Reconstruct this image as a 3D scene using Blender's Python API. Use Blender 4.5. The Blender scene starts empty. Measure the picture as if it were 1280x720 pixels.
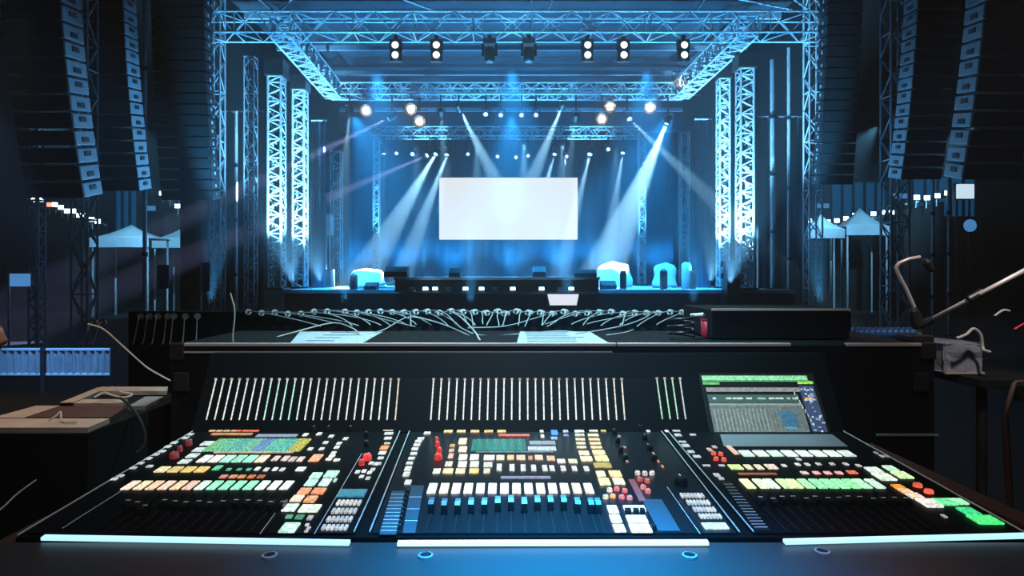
import bpy, bmesh, math, random
from mathutils import Vector, Matrix
random.seed(7)
S = bpy.context.scene
COL = S.collection
V = Vector
PI = math.pi

# ------------------------------------------------------------------ camera frame
EYE = 1.95; F = 800.0; CX = 635.0; CY = 345.0
def X(px, Y): return (px - CX) / F * Y
def Z(py, Y): return EYE + (CY - py) / F * Y

# ------------------------------------------------------------------ materials
def mat(name, col, rough=0.5, metal=0.0, emit=None, es=0.0, spec=0.5, noise=None, bump=None, coat=0.0, alpha=None):
    m = bpy.data.materials.new(name); m.use_nodes = True
    nt = m.node_tree; b = nt.nodes['Principled BSDF']
    b.inputs['Base Color'].default_value = (*col, 1); b.inputs['Roughness'].default_value = rough
    b.inputs['Metallic'].default_value = metal; b.inputs['Specular IOR Level'].default_value = spec
    b.inputs['Coat Weight'].default_value = coat
    if emit:
        b.inputs['Emission Color'].default_value = (*emit, 1); b.inputs['Emission Strength'].default_value = es
        m.cycles.emission_sampling = 'NONE'
    if alpha is not None: b.inputs['Alpha'].default_value = alpha
    if noise or bump:
        tc = nt.nodes.new('ShaderNodeTexCoord'); n = nt.nodes.new('ShaderNodeTexNoise')
        sc = (noise or bump)[0]; n.inputs['Scale'].default_value = sc; n.inputs['Detail'].default_value = 5
        nt.links.new(tc.outputs['Object'], n.inputs['Vector'])
        if noise:
            r = nt.nodes.new('ShaderNodeMix'); r.data_type = 'RGBA'
            r.inputs[6].default_value = (*[c * noise[1] for c in col], 1); r.inputs[7].default_value = (*col, 1)
            nt.links.new(n.outputs['Fac'], r.inputs[0]); nt.links.new(r.outputs[2], b.inputs['Base Color'])
        if bump:
            bp = nt.nodes.new('ShaderNodeBump'); bp.inputs['Strength'].default_value = bump[1]
            nt.links.new(n.outputs['Fac'], bp.inputs['Height']); nt.links.new(bp.outputs['Normal'], b.inputs['Normal'])
    return m

M = {}
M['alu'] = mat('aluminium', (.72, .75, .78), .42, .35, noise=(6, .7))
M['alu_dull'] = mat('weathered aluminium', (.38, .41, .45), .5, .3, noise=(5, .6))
M['black'] = mat('black powder coat', (.012, .013, .014), .45, noise=(20, .7))
M['blackrough'] = mat('black cloth', (.008, .009, .010), .9, noise=(30, .6))
M['cab'] = mat('grey cabinet paint', (.30, .33, .36), .45, noise=(9, .55))
M['grille'] = mat('speaker grille', (.006, .007, .008), .7, bump=(300, .3))
M['deck'] = mat('stage deck', (.78, .80, .82), .5, noise=(3, .75))
M['ground'] = mat('dark asphalt ground', (.012, .014, .016), .85, bump=(8, .4))
M['foh'] = mat('black floor boards', (.014, .014, .015), .6, bump=(15, .2))
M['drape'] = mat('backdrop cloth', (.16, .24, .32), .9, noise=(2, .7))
M['roof'] = mat('roof membrane', (.022, .034, .045), .7, noise=(1.2, .6))
M['white'] = mat('white cloth', (.75, .77, .8), .85, noise=(4, .8))
M['tent'] = mat('tent fabric', (.6, .64, .68), .8, noise=(2, .7))
M['glass'] = mat('glowing pavilion glazing', (.05, .08, .12), .25, 0, (.01, .22, .6), .28)  # panes emit blue in place of light inside the pavilion
M['panel'] = mat('console panel', (.028, .031, .036), .30, .55, noise=(60, .8), bump=(400, .04))
M['apron'] = mat('console armrest', (.055, .06, .065), .42, .3, noise=(40, .85))
M['panelblack'] = mat('console black panel', (.005, .006, .007), .5, 0, spec=.08)
M['touchblue'] = mat('touch strip', (.10, .15, .19), .35, .4)
M['slot'] = mat('fader slot', (.002, .002, .002), .8)
M['cap'] = mat('fader cap', (.012, .012, .013), .35, spec=.6)
M['capline'] = mat('fader cap line', (.75, .77, .78), .4)
M['knob'] = mat('rotary knob', (.02, .02, .022), .4)
M['edge'] = mat('console metal edging', (.8, .84, .88), .35, .35)
M['wood'] = mat('raw wood', (.55, .46, .38), .7, noise=(14, .55))
M['wood2'] = mat('dark stained wood', (.10, .045, .035), .6, noise=(14, .55))
M['case'] = mat('case laminate', (.008, .009, .010), .85, spec=.12, bump=(80, .15))
M['pinkalu'] = mat('case extrusion', (.75, .66, .65), .4, .3)
M['paper'] = mat('paper', (.72, .78, .84), .8, noise=(70, .35))
M['ink'] = mat('printed ink', (.05, .08, .12), .8)
M['cable'] = mat('grey cable', (.42, .46, .50), .45)
M['palecable'] = mat('pale cable', (.5, .48, .45), .5)
M['bluecable'] = mat('blue cable', (.02, .12, .35), .45)
M['plug'] = mat('nickel plug', (.85, .92, .95), .4, .15)
M['red'] = mat('red plastic', (.55, .02, .05), .4)
M['skin'] = mat('skin', (.62, .33, .22), .55)
M['hair'] = mat('dark hair', (.02, .014, .01), .6)
M['shirt'] = mat('dark shirt', (.015, .017, .022), .9)
M['bluepanel'] = mat('blue banner', (.04, .13, .36), .6)
M['barrier'] = mat('white corrugated barrier', (.55, .6, .68), .6, noise=(7, .45))
M['bag'] = mat('clear plastic wrap', (.38, .4, .48), .3, noise=(25, .3), bump=(25, .8))
def glow(name, col, s, base=None): return mat(name, base or tuple(min(1, c) * .8 for c in col), .4, 0, col, s)
M['screen'] = glow('lit video wall', (.95, 1, .98), .93, (.02, .02, .02))
M['lens_white'] = glow('lit lamp lens', (.9, .97, 1), 1.8)
M['lens_warm'] = glow('lit warm lens', (1, .93, .82), 1.6)
M['lens_blue'] = glow('lit blue lens', (.4, .75, 1), 8)
M['rim_warm'] = glow('warm lens rim', (1, .72, .48), .75); M['rim_blue'] = glow('blue lens rim', (.25, .6, 1), .8)
M['lens_off'] = mat('lamp glass', (.05, .06, .07), .1, spec=.8)
M['ledstrip'] = glow('light strip', (.42, .80, 1.0), 1.25)
M['ledstripw'] = glow('pale light strip', (.66, .88, .95), 1.2)
M['bulb'] = glow('lit bulb', (.7, .9, 1), 5)
M['bulbred'] = glow('lit red bulb', (1, .35, .25), 2)
M['panelglow'] = glow('pale glowing panel', (.78, .82, .9), .8)
M['blueglow'] = glow('blue glowing surface', (.1, .35, .8), .7)
M['signglow'] = glow('pale lit sign', (.65, .85, 1), 1.1)

_gl = {}
def keymat(c, s):
    k = (tuple(round(v, 2) for v in c), round(s, 2))
    if k not in _gl: 
        m = mat('lit key %d' % len(_gl), tuple(.10 + .26 * v for v in c), .4, 0, c, s)
        nt = m.node_tree; b = nt.nodes['Principled BSDF']
        tc = nt.nodes.new('ShaderNodeTexCoord'); n = nt.nodes.new('ShaderNodeTexNoise'); n.inputs['Scale'].default_value = 160
        mr = nt.nodes.new('ShaderNodeMapRange'); mr.inputs[1].default_value = .38; mr.inputs[2].default_value = .6
        mr.inputs[3].default_value = s * .55; mr.inputs[4].default_value = s * 1.15
        nt.links.new(tc.outputs['Object'], n.inputs['Vector']); nt.links.new(n.outputs['Fac'], mr.inputs[0])
        nt.links.new(mr.outputs[0], b.inputs['Emission Strength'])
        _gl[k] = m
    return _gl[k]

# ------------------------------------------------------------------ mesh builder
class MB:
    def __init__(s): s.bm = bmesh.new()
    def box(s, x0, x1, y0, y1, z0, z1, bev=0):
        return s.boxm(Matrix.Translation(((x0+x1)/2, (y0+y1)/2, (z0+z1)/2)), abs(x1-x0), abs(y1-y0), abs(z1-z0), bev)
    def boxm(s, mtx, sx, sy, sz, bev=0):
        b = bmesh.new()
        bmesh.ops.create_cube(b, size=1)
        bmesh.ops.scale(b, vec=(sx, sy, sz), verts=b.verts)
        if bev: bmesh.ops.bevel(b, geom=list(b.edges), offset=bev, segments=2, affect='EDGES', profile=.6)
        b.transform(mtx); s._merge(b); return s
    def _merge(s, b):
        me = bpy.data.meshes.new('t'); b.to_mesh(me); b.free(); s.bm.from_mesh(me); bpy.data.meshes.remove(me)
    def tube(s, p0, p1, r, n=6, r1=None, caps=True):
        p0, p1 = V(p0), V(p1); d = p1 - p0; L = d.length
        if L < 1e-6: return s
        q = d.to_track_quat('Z', 'Y').to_matrix().to_4x4()
        b = bmesh.new(); bmesh.ops.create_cone(b, cap_ends=caps, segments=n, radius1=r, radius2=r if r1 is None else r1, depth=L)
        b.transform(Matrix.Translation((p0 + p1) / 2) @ q); s._merge(b); return s
    def path(s, pts, r, n=6, r_end=None):
        pts = [V(p) for p in pts]; rings = []; N = len(pts)
        up = V((0, 0, 1)); prev = None
        for i, p in enumerate(pts):
            t = (pts[min(i+1, N-1)] - pts[max(i-1, 0)]).normalized()
            if prev is None:
                a = t.cross(up)
                if a.length < .05: a = t.cross(V((1, 0, 0)))
            else: a = prev - t * prev.dot(t)
            a.normalize(); prev = a; c = t.cross(a)
            rr = r if r_end is None else r + (r_end - r) * i / (N-1)
            rings.append([s.bm.verts.new(p + (a * math.cos(2*PI*k/n) + c * math.sin(2*PI*k/n)) * rr) for k in range(n)])
        for i in range(N-1):
            for k in range(n):
                s.bm.faces.new((rings[i][k], rings[i][(k+1) % n], rings[i+1][(k+1) % n], rings[i+1][k]))
        s.bm.faces.new(rings[0][::-1]); s.bm.faces.new(rings[-1]); return s
    def lathe(s, prof, n=20, mtx=None):
        b = bmesh.new(); rings = []
        for r, z in prof: rings.append([b.verts.new((max(r, 1e-5) * math.cos(2*PI*k/n), max(r, 1e-5) * math.sin(2*PI*k/n), z)) for k in range(n)])
        for i in range(len(prof)-1):
            for k in range(n): b.faces.new((rings[i][k], rings[i][(k+1) % n], rings[i+1][(k+1) % n], rings[i+1][k]))
        if prof[0][0] > 1e-4: b.faces.new(rings[0][::-1])
        if prof[-1][0] > 1e-4: b.faces.new(rings[-1])
        if mtx: b.transform(mtx)
        s._merge(b); return s
    def prism(s, poly, x0, x1):       # polygon in (y,z), extruded along x
        a = [s.bm.verts.new((x0, y, z)) for y, z in poly]; c = [s.bm.verts.new((x1, y, z)) for y, z in poly]
        n = len(poly); s.bm.faces.new(a); s.bm.faces.new(c[::-1])
        for i in range(n): s.bm.faces.new((a[i], c[i], c[(i+1) % n], a[(i+1) % n]))
        return s
    def slab(s, pts, th):             # flat polygon with thickness (downwards along its normal)
        pts = [V(p) for p in pts]; nrm = (pts[1]-pts[0]).cross(pts[-1]-pts[0]).normalized()
        a = [s.bm.verts.new(p) for p in pts]; c = [s.bm.verts.new(p - nrm * th) for p in pts]
        n = len(pts); s.bm.faces.new(a); s.bm.faces.new(c[::-1])
        for i in range(n): s.bm.faces.new((a[i], c[i], c[(i+1) % n], a[(i+1) % n]))
        return s
    def build(s, name, m, parent=None, origin=None, smooth=False):
        bm = s.bm
        if origin is None: origin = (0, 0, 0)
        if parent is not None and parent.get('_o') is not None: origin = V(parent['_o'])
        bmesh.ops.translate(bm, vec=-V(origin), verts=bm.verts)
        bmesh.ops.recalc_face_normals(bm, faces=bm.faces)
        me = bpy.data.meshes.new(name); bm.to_mesh(me); bm.free()
        if smooth: me.polygons.foreach_set('use_smooth', [True] * len(me.polygons))
        me.materials.append(m)
        o = bpy.data.objects.new(name, me); COL.objects.link(o)
        if parent is not None: o.parent = parent; o['_o'] = tuple(parent.get('_o', (0, 0, 0)))
        else: o.location = origin; o['_o'] = tuple(origin)
        return o

def tag(o, label=None, cat=None, group=None, kind=None):
    if label: o['label'] = label
    if cat: o['category'] = cat
    if group: o['group'] = group
    if kind: o['kind'] = kind
    return o
def thing(name, origin, label, cat, group=None, local=False):
    e = bpy.data.objects.new(name, None); COL.objects.link(e); e.empty_display_size = .1
    e.location = origin; e['_o'] = (0, 0, 0) if local else tuple(origin)
    return tag(e, label, cat, group)
def dup(root, loc, rot=None, label=None, group=None, scale=None):
    r = root.copy(); COL.objects.link(r); r.location = loc
    if rot is not None: r.rotation_euler = rot
    if scale: r.scale = (scale,) * 3
    if label: r['label'] = label
    if group: r['group'] = group
    def rec(a, b):
        for ch in list(a.children):
            c = ch.copy(); COL.objects.link(c); c.parent = b
            if c.type == 'LIGHT': c.data = ch.data
            rec(ch, c)
    rec(root, r)
    return r
ORD = ['leftmost', 'second', 'third', 'fourth', 'fifth', 'sixth', 'seventh', 'eighth', 'ninth', 'tenth', 'eleventh', 'twelfth', 'thirteenth', 'fourteenth', 'fifteenth', 'sixteenth']
def nth(i, n, frm='left'):
    if i == 0: return 'leftmost'
    if i == n - 1: return 'rightmost'
    return ORD[i] + ' from the left'

def lamp(name, loc, target, col, power, angle, blend=.3, size=.05, parent=None):
    l = bpy.data.lights.new(name, 'SPOT'); l.color = col; l.energy = power; l.spot_size = math.radians(angle); l.spot_blend = blend; l.shadow_soft_size = size
    o = bpy.data.objects.new(name, l); COL.objects.link(o); o.location = loc
    o.rotation_euler = (V(target) - V(loc)).to_track_quat('-Z', 'Y').to_euler()
    return o

# ------------------------------------------------------------------ world: black night air filled with thin haze
HAZE = 0.008
w = bpy.data.worlds.new('night'); S.world = w; w.use_nodes = True
nt = w.node_tree; bg = nt.nodes['Background']; bg.inputs[0].default_value = (0, .002, .004, 1); bg.inputs[1].default_value = 1
vs = nt.nodes.new('ShaderNodeVolumeScatter'); vs.inputs['Density'].default_value = HAZE; vs.inputs['Color'].default_value = (.9, .95, 1, 1); vs.inputs['Anisotropy'].default_value = .25
nt.links.new(vs.outputs[0], nt.nodes['World Output'].inputs['Volume'])

cam = bpy.data.cameras.new('camera'); co = bpy.data.objects.new('camera', cam); COL.objects.link(co)
cam.sensor_width = 36; cam.lens = 36 * F / 1280; cam.shift_x = 5 / 1280; cam.shift_y = -15 / 1280
co.location = (0, 0, EYE); co.rotation_euler = (PI / 2, 0, 0); cam.clip_start = .02; cam.clip_end = 300
S.camera = co
S.view_settings.view_transform = 'Standard'; S.view_settings.look = 'None'; S.view_settings.gamma = 1; S.view_settings.exposure = 0
S.view_settings.use_curve_mapping = False
S.cycles.volume_bounces = 0; S.cycles.max_bounces = 5; S.cycles.diffuse_bounces = 2; S.cycles.glossy_bounces = 3
S.cycles.use_denoising = True; S.cycles.sample_clamp_indirect = 4; S.cycles.use_adaptive_sampling = False
S.cycles.caustics_reflective = False; S.cycles.caustics_refractive = False

BLUE = (.018, .37, 1.0); ICE = (.20, .62, 1.0); BEAM = (.36, .74, 1.0); WARM = (1, .86, .72); LIL = (.45, .50, 1.0)

# ------------------------------------------------------------------ setting
gb = MB(); gb.box(-60, 60, -4, 90, -.2, 0); tag(gb.build('ground', M['ground']), kind='structure')
fb = MB(); fb.box(-3.2, 3.6, -1.4, 3.4, 0, .6); tag(fb.build('floor_platform', M['foh']), kind='structure')

# ------------------------------------------------------------------ trusses
def truss_parts(root, p0, p1, a, b, bays, rc, rb, m, dense=1, sleeves=0):
    p0, p1, a, b = V(p0), V(p1), V(a), V(b)
    cs = [p0, p0 + a, p0 + a + b, p0 + b]; d = p1 - p0
    for c in cs: MB().tube(c, c + d, rc, 8).build('chord', m, root)
    mb = MB()
    n = bays * dense
    for f in range(4):
        q0, q1 = cs[f], cs[(f+1) % 4]
        for i in range(n):
            s0, s1 = d * (i / n), d * ((i+1) / n)
            if (i + f) % 2: mb.tube(q0 + s0, q1 + s1, rb, 5, caps=False)
            else: mb.tube(q1 + s0, q0 + s1, rb, 5, caps=False)
            if i % 3 == 0: mb.tube(q0 + s0, q1 + s0, rb, 5, caps=False)
        mb.tube(q0 + d, q1 + d, rb, 5); 
    mb.build('lattice', m, root)

def truss(name, p0, p1, a, b, bays, label, cat='truss', m=None, rc=.03, rb=.018, dense=1, group=None):
    t = thing(name, p0, label, cat, group)
    truss_parts(t, p0, p1, a, b, bays, rc, rb, m or M['alu'], dense)
    return t

YF = 19.0; YM = 25.0; YR = 29.0
zf_t, zf_b = Z(14, YF), Z(40, YF)
truss('roof_truss', (X(218, YF), YF, zf_b), (X(1063, YF), YF, zf_b), (0, .8, 0), (0, 0, zf_t - zf_b), 34, 'long aluminium box truss nearest the camera across the stage front', rc=.032, rb=.02)
zm = Z(103, YM)
truss('roof_truss', (X(408, YM), YM, zm - .45), (X(860, YM), YM, zm - .45), (0, .8, 0), (0, 0, .45), 44, 'brightly lit middle cross truss with densely laced bars', dense=1, rc=.035, rb=.022)
xl0, xr0 = X(345, YF), X(940, YF); xl1, xr1 = X(408, YM), X(860, YM)
truss('roof_truss', (xl0 - .3, YF + .3, zf_t - .62), (xl1 - .1, YM + .3, zm - .55), (.6, 0, 0), (0, 0, .6), 22, 'left side truss joining front truss to middle truss', rc=.036, rb=.024)
truss('roof_truss', (xr0 - .3, YF + .3, zf_t - .62), (xr1 - .5, YM + .3, zm - .55), (.6, 0, 0), (0, 0, .6), 22, 'right side truss joining front truss to middle truss', rc=.036, rb=.024)
zr = Z(158, YR)
truss('roof_truss', (X(463, YR), YR, zr - .42), (X(800, YR), YR, zr - .42), (0, .7, 0), (0, 0, .42), 30, 'rear cross truss hanging just above the white screen', rc=.03, rb=.02)

def tower(px, Y, wpx, zb, zt, bays, label, m=None, rc=.026, rb=.018, group=None, cap=False):
    w_ = wpx / F * Y; x = X(px, Y)
    t = thing('truss_tower', (x, Y, zb), label, 'truss tower', group)
    truss_parts(t, (x - w_/2, Y, zb), (x - w_/2, Y, zt), (w_, 0, 0), (0, w_, 0), bays, rc, rb, m or M['alu'])
    b = MB(); b.box(x - w_*.8, x + w_*.8, Y - w_*.3, Y + w_*1.3, zb, zb + .06); b.build('base_plate', M['black'], t)
    if cap:
        b = MB(); b.box(x + w_*.12, x + w_*.42, Y + w_*.7, Y + w_*.72, zb + .3, zt - .15); b.build('cable_cover', M['white'], t)
        b = MB(); b.box(x - w_*.75, x + w_*.75, Y - w_*.25, Y + w_*1.25, zt, zt + .55, .03); b.build('sleeve_block', M['black'], t)
    return t
DZ = 1.5
tower(343, 20.6, 16, 1.5, Z(95, 20.6), 34, 'left front truss tower, brightest and widest on the left of the stage', cap=True, rc=.04, rb=.03)
tower(373, 23.2, 14, 1.5, Z(112, 23.2), 34, 'left truss tower standing just inside the brightest left one', cap=True, rc=.04, rb=.03)
tower(419, 28.5, 12, 1.5, Z(188, 28.5), 18, 'dim left truss tower furthest back beside the left screen drape', rc=.03)
tower(470, 30.2, 7, 1.5, zr, 28, 'thin left leg tower under the rear truss end', rc=.034, rb=.024)
tower(803, 30.2, 8, 1.5, zr, 28, 'thin right leg tower under the rear truss end', rc=.034, rb=.024)
tower(857, 28.5, 10, 1.5, Z(165, 28.5), 18, 'dim right truss tower furthest back near the right leg', rc=.03)
tower(906, 23.2, 12, 1.5, Z(98, 23.2), 34, 'right truss tower standing just inside the brightest right one', cap=True, rc=.04, rb=.03)
tower(934, 20.6, 16, 1.5, Z(85, 20.6), 34, 'right front truss tower, brightest and widest on the right of the stage', cap=True, rc=.04, rb=.03)
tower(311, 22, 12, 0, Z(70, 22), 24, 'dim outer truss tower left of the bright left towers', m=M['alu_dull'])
tower(1020, 20.3, 16, 0, Z(-30, 20.3), 22, 'open lattice tower carrying the right end of the front truss', rc=.03)
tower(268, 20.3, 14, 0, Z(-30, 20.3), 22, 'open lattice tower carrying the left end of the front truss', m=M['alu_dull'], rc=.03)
tower(1125, 17, 22, 0, Z(-40, 17), 18, 'tall lattice speaker tower on the right with wide triangular bracing', rc=.035, rb=.022)
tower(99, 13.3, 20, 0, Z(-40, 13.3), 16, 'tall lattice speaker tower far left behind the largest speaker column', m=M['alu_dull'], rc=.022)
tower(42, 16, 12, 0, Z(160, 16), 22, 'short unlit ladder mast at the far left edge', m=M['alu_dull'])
def pole(px, Y, r, zb, zt, label):
    x = X(px, Y); t = thing('support_pole', (x, Y, zb), label, 'pole', None)
    MB().tube((x, Y, zb), (x, Y, zt), r, 10).build('shaft', M['alu'], t)
    MB().box(x - .2, x + .2, Y - .2, Y + .2, zb, zb + .04, .01).build('base_plate', M['black'], t)
    for k in range(1, 4): zz = zb + (zt - zb) * k / 4; MB().tube((x, Y, zz - .06), (x, Y, zz + .06), r * 1.5, 10).build('clamp', M['black'], t)
pole(295, 23.5, .06, 0, Z(125, 22), 'slim metal pole left of the dim outer left tower')
pole(181, 17.5, .055, 0, Z(-30, 17.5), 'slim metal pole beside the second speaker column on the left')
pole(966, 22.5, .09, DZ, Z(75, 22.5), 'dark pole just right of the brightest right tower')
pole(986, 23.5, .06, 0, Z(60, 23.5), 'slim pole between bright right tower and open lattice tower')
pole(1166, 20, .05, 0, Z(215, 20), 'short pole right of the right speaker tower')
pole(1186, 21, .05, 0, Z(215, 21), 'short pole below the right speaker columns, nearest the lit sign')

# hoist slings and chains above the front truss
for i, (x0, x1, y0, y1) in enumerate([(300, 345, -20, 16), (373, 350, -10, 14), (480, 545, -10, 14), (668, 662, -25, 14), (700, 684, -25, 14), (905, 990, -5, 12), (900, 870, -30, 14), (960, 1010, -25, 12)]):
    p = (X(x0, YF + .4), YF + .4, Z(y0, YF + .4)); q = (X(x1, YF + .4), YF + .4, Z(y1, YF + .4))
    o = MB().tube(p, q, .035, 8).build('hoist_sling', M['alu'], origin=q)
    tag(o, 'pale lifting sling rising out of frame from the front truss, ' + nth(i, 8), 'sling', 'lifting slings on the front truss')

# ------------------------------------------------------------------ roof, backdrop, stage
rt = thing('stage_roof', (0, 26, 10.4), 'dark blue membrane roof over the whole stage', 'roof')
MB().slab([(-8.6, 19.9, 10.55), (8.9, 19.9, 10.55), (8.9, 33, 10.9), (-8.6, 33, 10.9)], .05).build('membrane', M['roof'], rt)
for k in range(5):
    yy = 20.6 + k * 2.9
    MB().box(-8.5, 8.8, yy, yy + .12, 10.25, 10.42).build('rafter', M['alu_dull'], rt)
MB().box(-8.6, 8.9, 32.6, 32.7, 9.3, 10.9).build('fascia', M['roof'], rt)

def curtain(name, x0, x1, Y, z0, z1, m, label, cat, pleat=.25, amp=.07):
    mb = MB(); n = max(8, int(abs(x1 - x0) / pleat) * 6); top = []; bot = []
    for i in range(n + 1):
        x = x0 + (x1 - x0) * i / n; y = Y + amp * math.sin(i / 6 * 2 * PI) + .03 * math.sin(i * .37)
        top.append(mb.bm.verts.new((x, y, z1))); bot.append(mb.bm.verts.new((x, y + .02, z0)))
    for i in range(n): mb.bm.faces.new((bot[i], bot[i+1], top[i+1], top[i]))
    bmesh.ops.solidify(mb.bm, geom=list(mb.bm.faces), thickness=.02)
    t = thing(name, ((x0+x1)/2, Y, z0), label, cat)
    mb.build('cloth', m, t, smooth=True)
    MB().tube((x0, Y, z1 + .03), (x1, Y, z1 + .03), .04, 8).build('curtain_rail', M['alu_dull'], t)
    return t
curtain('stage_backdrop', -8.3, 8.6, 33.2, DZ, 9.5, M['drape'], 'wide blue lit pleated backdrop cloth behind the white screen', 'backdrop', .5, .03)
curtain('stage_drape', X(383, 24), X(402, 24), 24.6, DZ, 7.9, M['drape'], 'narrow dark drape beside the left inner tower', 'drape')
curtain('stage_drape', X(872, 24.4), X(893, 24.4), 24.8, DZ, 8.0, M['drape'], 'narrow dark drape beside the right inner tower', 'drape')
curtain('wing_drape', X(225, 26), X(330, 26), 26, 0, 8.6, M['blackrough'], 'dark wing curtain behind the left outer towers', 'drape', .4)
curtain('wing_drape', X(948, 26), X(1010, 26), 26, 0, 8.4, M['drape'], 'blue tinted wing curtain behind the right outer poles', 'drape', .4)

st = thing('stage_platform', (0, 26.5, 0), 'wide low stage platform with pale deck and black front', 'stage')
MB().box(-7.4, 9.4, 21, 33.4, 1.42, 1.5, .01).build('deck', M['deck'], st)
MB().box(-7.35, 9.35, 21.05, 33.3, 0, 1.42).build('skirt', M['blackrough'], st)
MB().box(-7.4, 9.4, 20.95, 21, 1.38, 1.5).build('front_trim', M['alu'], st)
rz = thing('stage_thrust', (-.3, 19.5, 0), 'central black fronted thrust platform projecting from the stage', 'stage')
xa, xb = X(492, 18), X(750, 18)
MB().box(xa, xb, 18, 20.93, 1.84, 1.92, .01).build('deck', M['deck'], rz)
MB().box(xa + .03, xb - .03, 18.04, 20.9, 1.5, 1.84).build('skirt', M['blackrough'], rz)
MB().box(xa + .2, xb - .05, 17.55, 18.04, 1.44, 1.5).build('ledge', M['alu_dull'], rz)
MB().box(xa + .22, xb - .07, 17.6, 20.85, 0, 1.44).build('lower_skirt', M['blackrough'], rz)
r3 = thing('stage_riser', (-.3, 22.5, 1.5), 'flat central riser on the deck behind the thrust platform', 'riser')
MB().box(xa, xb + .4, 21.02, 24.6, 1.84, 1.92, .01).build('deck', M['deck'], r3)
MB().box(xa + .03, xb + .37, 21.05, 24.5, 1.505, 1.84).build('skirt', M['blackrough'], r3)
rp = thing('stage_ramp', (-4.2, 22, 1.5), 'low dark ramp leading left off the raised central platform', 'ramp')
MB().prism([(21.6, 1.502), (23.3, 1.502), (23.3, 1.55), (21.6, 1.55)], X(440, 21.5), xa - .02).build('ramp_board', M['deck'], rp)
MB().slab([(X(438, 21.4), 21.6, 1.56), (xa - .02, 21.6, 1.84), (xa - .02, 23.2, 1.84), (X(438, 21.4), 23.2, 1.56)][::-1], -.04).build('ramp_slope', M['deck'], rp)

# little lights and gear on the ledge
for i, px in enumerate([515, 532, 544, 561, 582, 602, 618, 641, 677, 700, 714]):
    x = X(px, 17.75)
    t = thing('footlight', (x, 17.75, 1.5), 'tiny footlight on the dark front ledge of the central platform, ' + nth(i, 11), 'footlight', 'footlights on the platform ledge')
    MB().box(x - .09, x + .09, 17.68, 17.84, 1.5, 1.56, .01).build('housing', M['alu'], t)
    MB().boxm(Matrix.Translation((x, 17.72, 1.6)) @ Matrix.Rotation(.5, 4, 'X'), .14, .06, .07, .01).build('lens', M['lens_blue' if i % 3 else 'white'], t)
# white draped table in front
tx = X(703, 16.5)
t = thing('draped_table', (tx, 16.5, 0), 'small table with glowing white trapezoid panel in front of the stage centre', 'table')
zt, zb = Z(366, 16.5), Z(381, 16.5)
MB().slab([(tx - .42, 16.3, zt), (tx + .42, 16.3, zt), (tx + .42, 16.9, zt), (tx - .42, 16.9, zt)], .04).build('table_top', M['white'], t)
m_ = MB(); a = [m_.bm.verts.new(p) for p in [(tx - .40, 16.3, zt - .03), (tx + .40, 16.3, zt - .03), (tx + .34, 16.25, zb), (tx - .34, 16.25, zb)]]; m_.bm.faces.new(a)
bmesh.ops.solidify(m_.bm, geom=list(m_.bm.faces), thickness=.03); m_.build('glow_panel', M['panelglow'], t)  # glow added to the panel because no lamp lights its front
for sx in (-.36, .36):
    for sy in (16.38, 16.82): MB().tube((tx + sx, sy, 0), (tx + sx, sy, zt - .02), .02).build('leg', M['black'], t)

def wedge(px0, px1, py0, py1, Y, base, label, name='stage_monitor', cat='loudspeaker'):
    x0, x1 = X(px0, Y), X(px1, Y); z1 = Z(py0, Y); t = thing(name, ((x0+x1)/2, Y, base), label, cat)
    h = z1 - base; d = .5
    MB().prism([(Y, base), (Y, base + h * .45), (Y + d * .55, base + h), (Y + d, base + h), (Y + d, base)], x0, x1).build('cabinet', M['black'], t)
    MB().slab([(x0 + .03, Y - .012, base + h*.45), (x1 - .03, Y - .012, base + h*.45), (x1 - .03, Y + d*.5, base + h * .98 - .01), (x0 + .03, Y + d*.5, base + h*.98 - .01)], -.012).build('grille', M['grille'], t)
wedge(480, 509, 333, 344, 19.5, 1.92, 'long black floor monitor at the left end of the central platform')
wedge(561, 575, 335, 344, 19.6, 1.92, 'small black floor monitor left of centre on the platform')
wedge(666, 682, 333, 344, 19.6, 1.92, 'small black floor monitor under the right half of the screen')
wedge(718, 746, 337, 344, 19.8, 1.92, 'low black floor monitor at the right end of the central platform')
wedge(752, 771, 351, 362, 21.3, 1.5, 'low black wedge just right of the central platform')
wedge(455, 470, 353, 362, 21.02, 1.5, 'low black wedge just left of the central platform')
def keg(px, py0, Y, r, label, m):
    x = X(px, Y); h = Z(py0, Y) - DZ
    t = thing('upright_case', (x, Y, DZ), label, 'case')
    MB().lathe([(r*.92, 0), (r, .04), (r, h*.8), (r*.9, h*.93), (r*.6, h)], 20, Matrix.Translation((x, Y, DZ))).build('body', m, t, smooth=True)
    MB().tube((x - r*.4, Y, DZ + h + .02), (x + r*.4, Y, DZ + h + .02), .015).build('handle', M['black'], t)
keg(779, 338, 21.4, .11, 'dark upright case on the deck right of the central platform', M['black'])
keg(829.5, 337, 21.5, .13, 'dark rounded upright case in front of the right white dome', M['black'])
keg(866, 338, 21.6, .10, 'dark upright case touching the pale tub on the right deck', M['black'])
keg(442, 343, 21.2, .13, 'dark upright case on the left deck beside the low wedge', M['black'])
keg(858, 328, 22.2, .17, 'pale battered tub standing on the right deck', M['white'])
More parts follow.
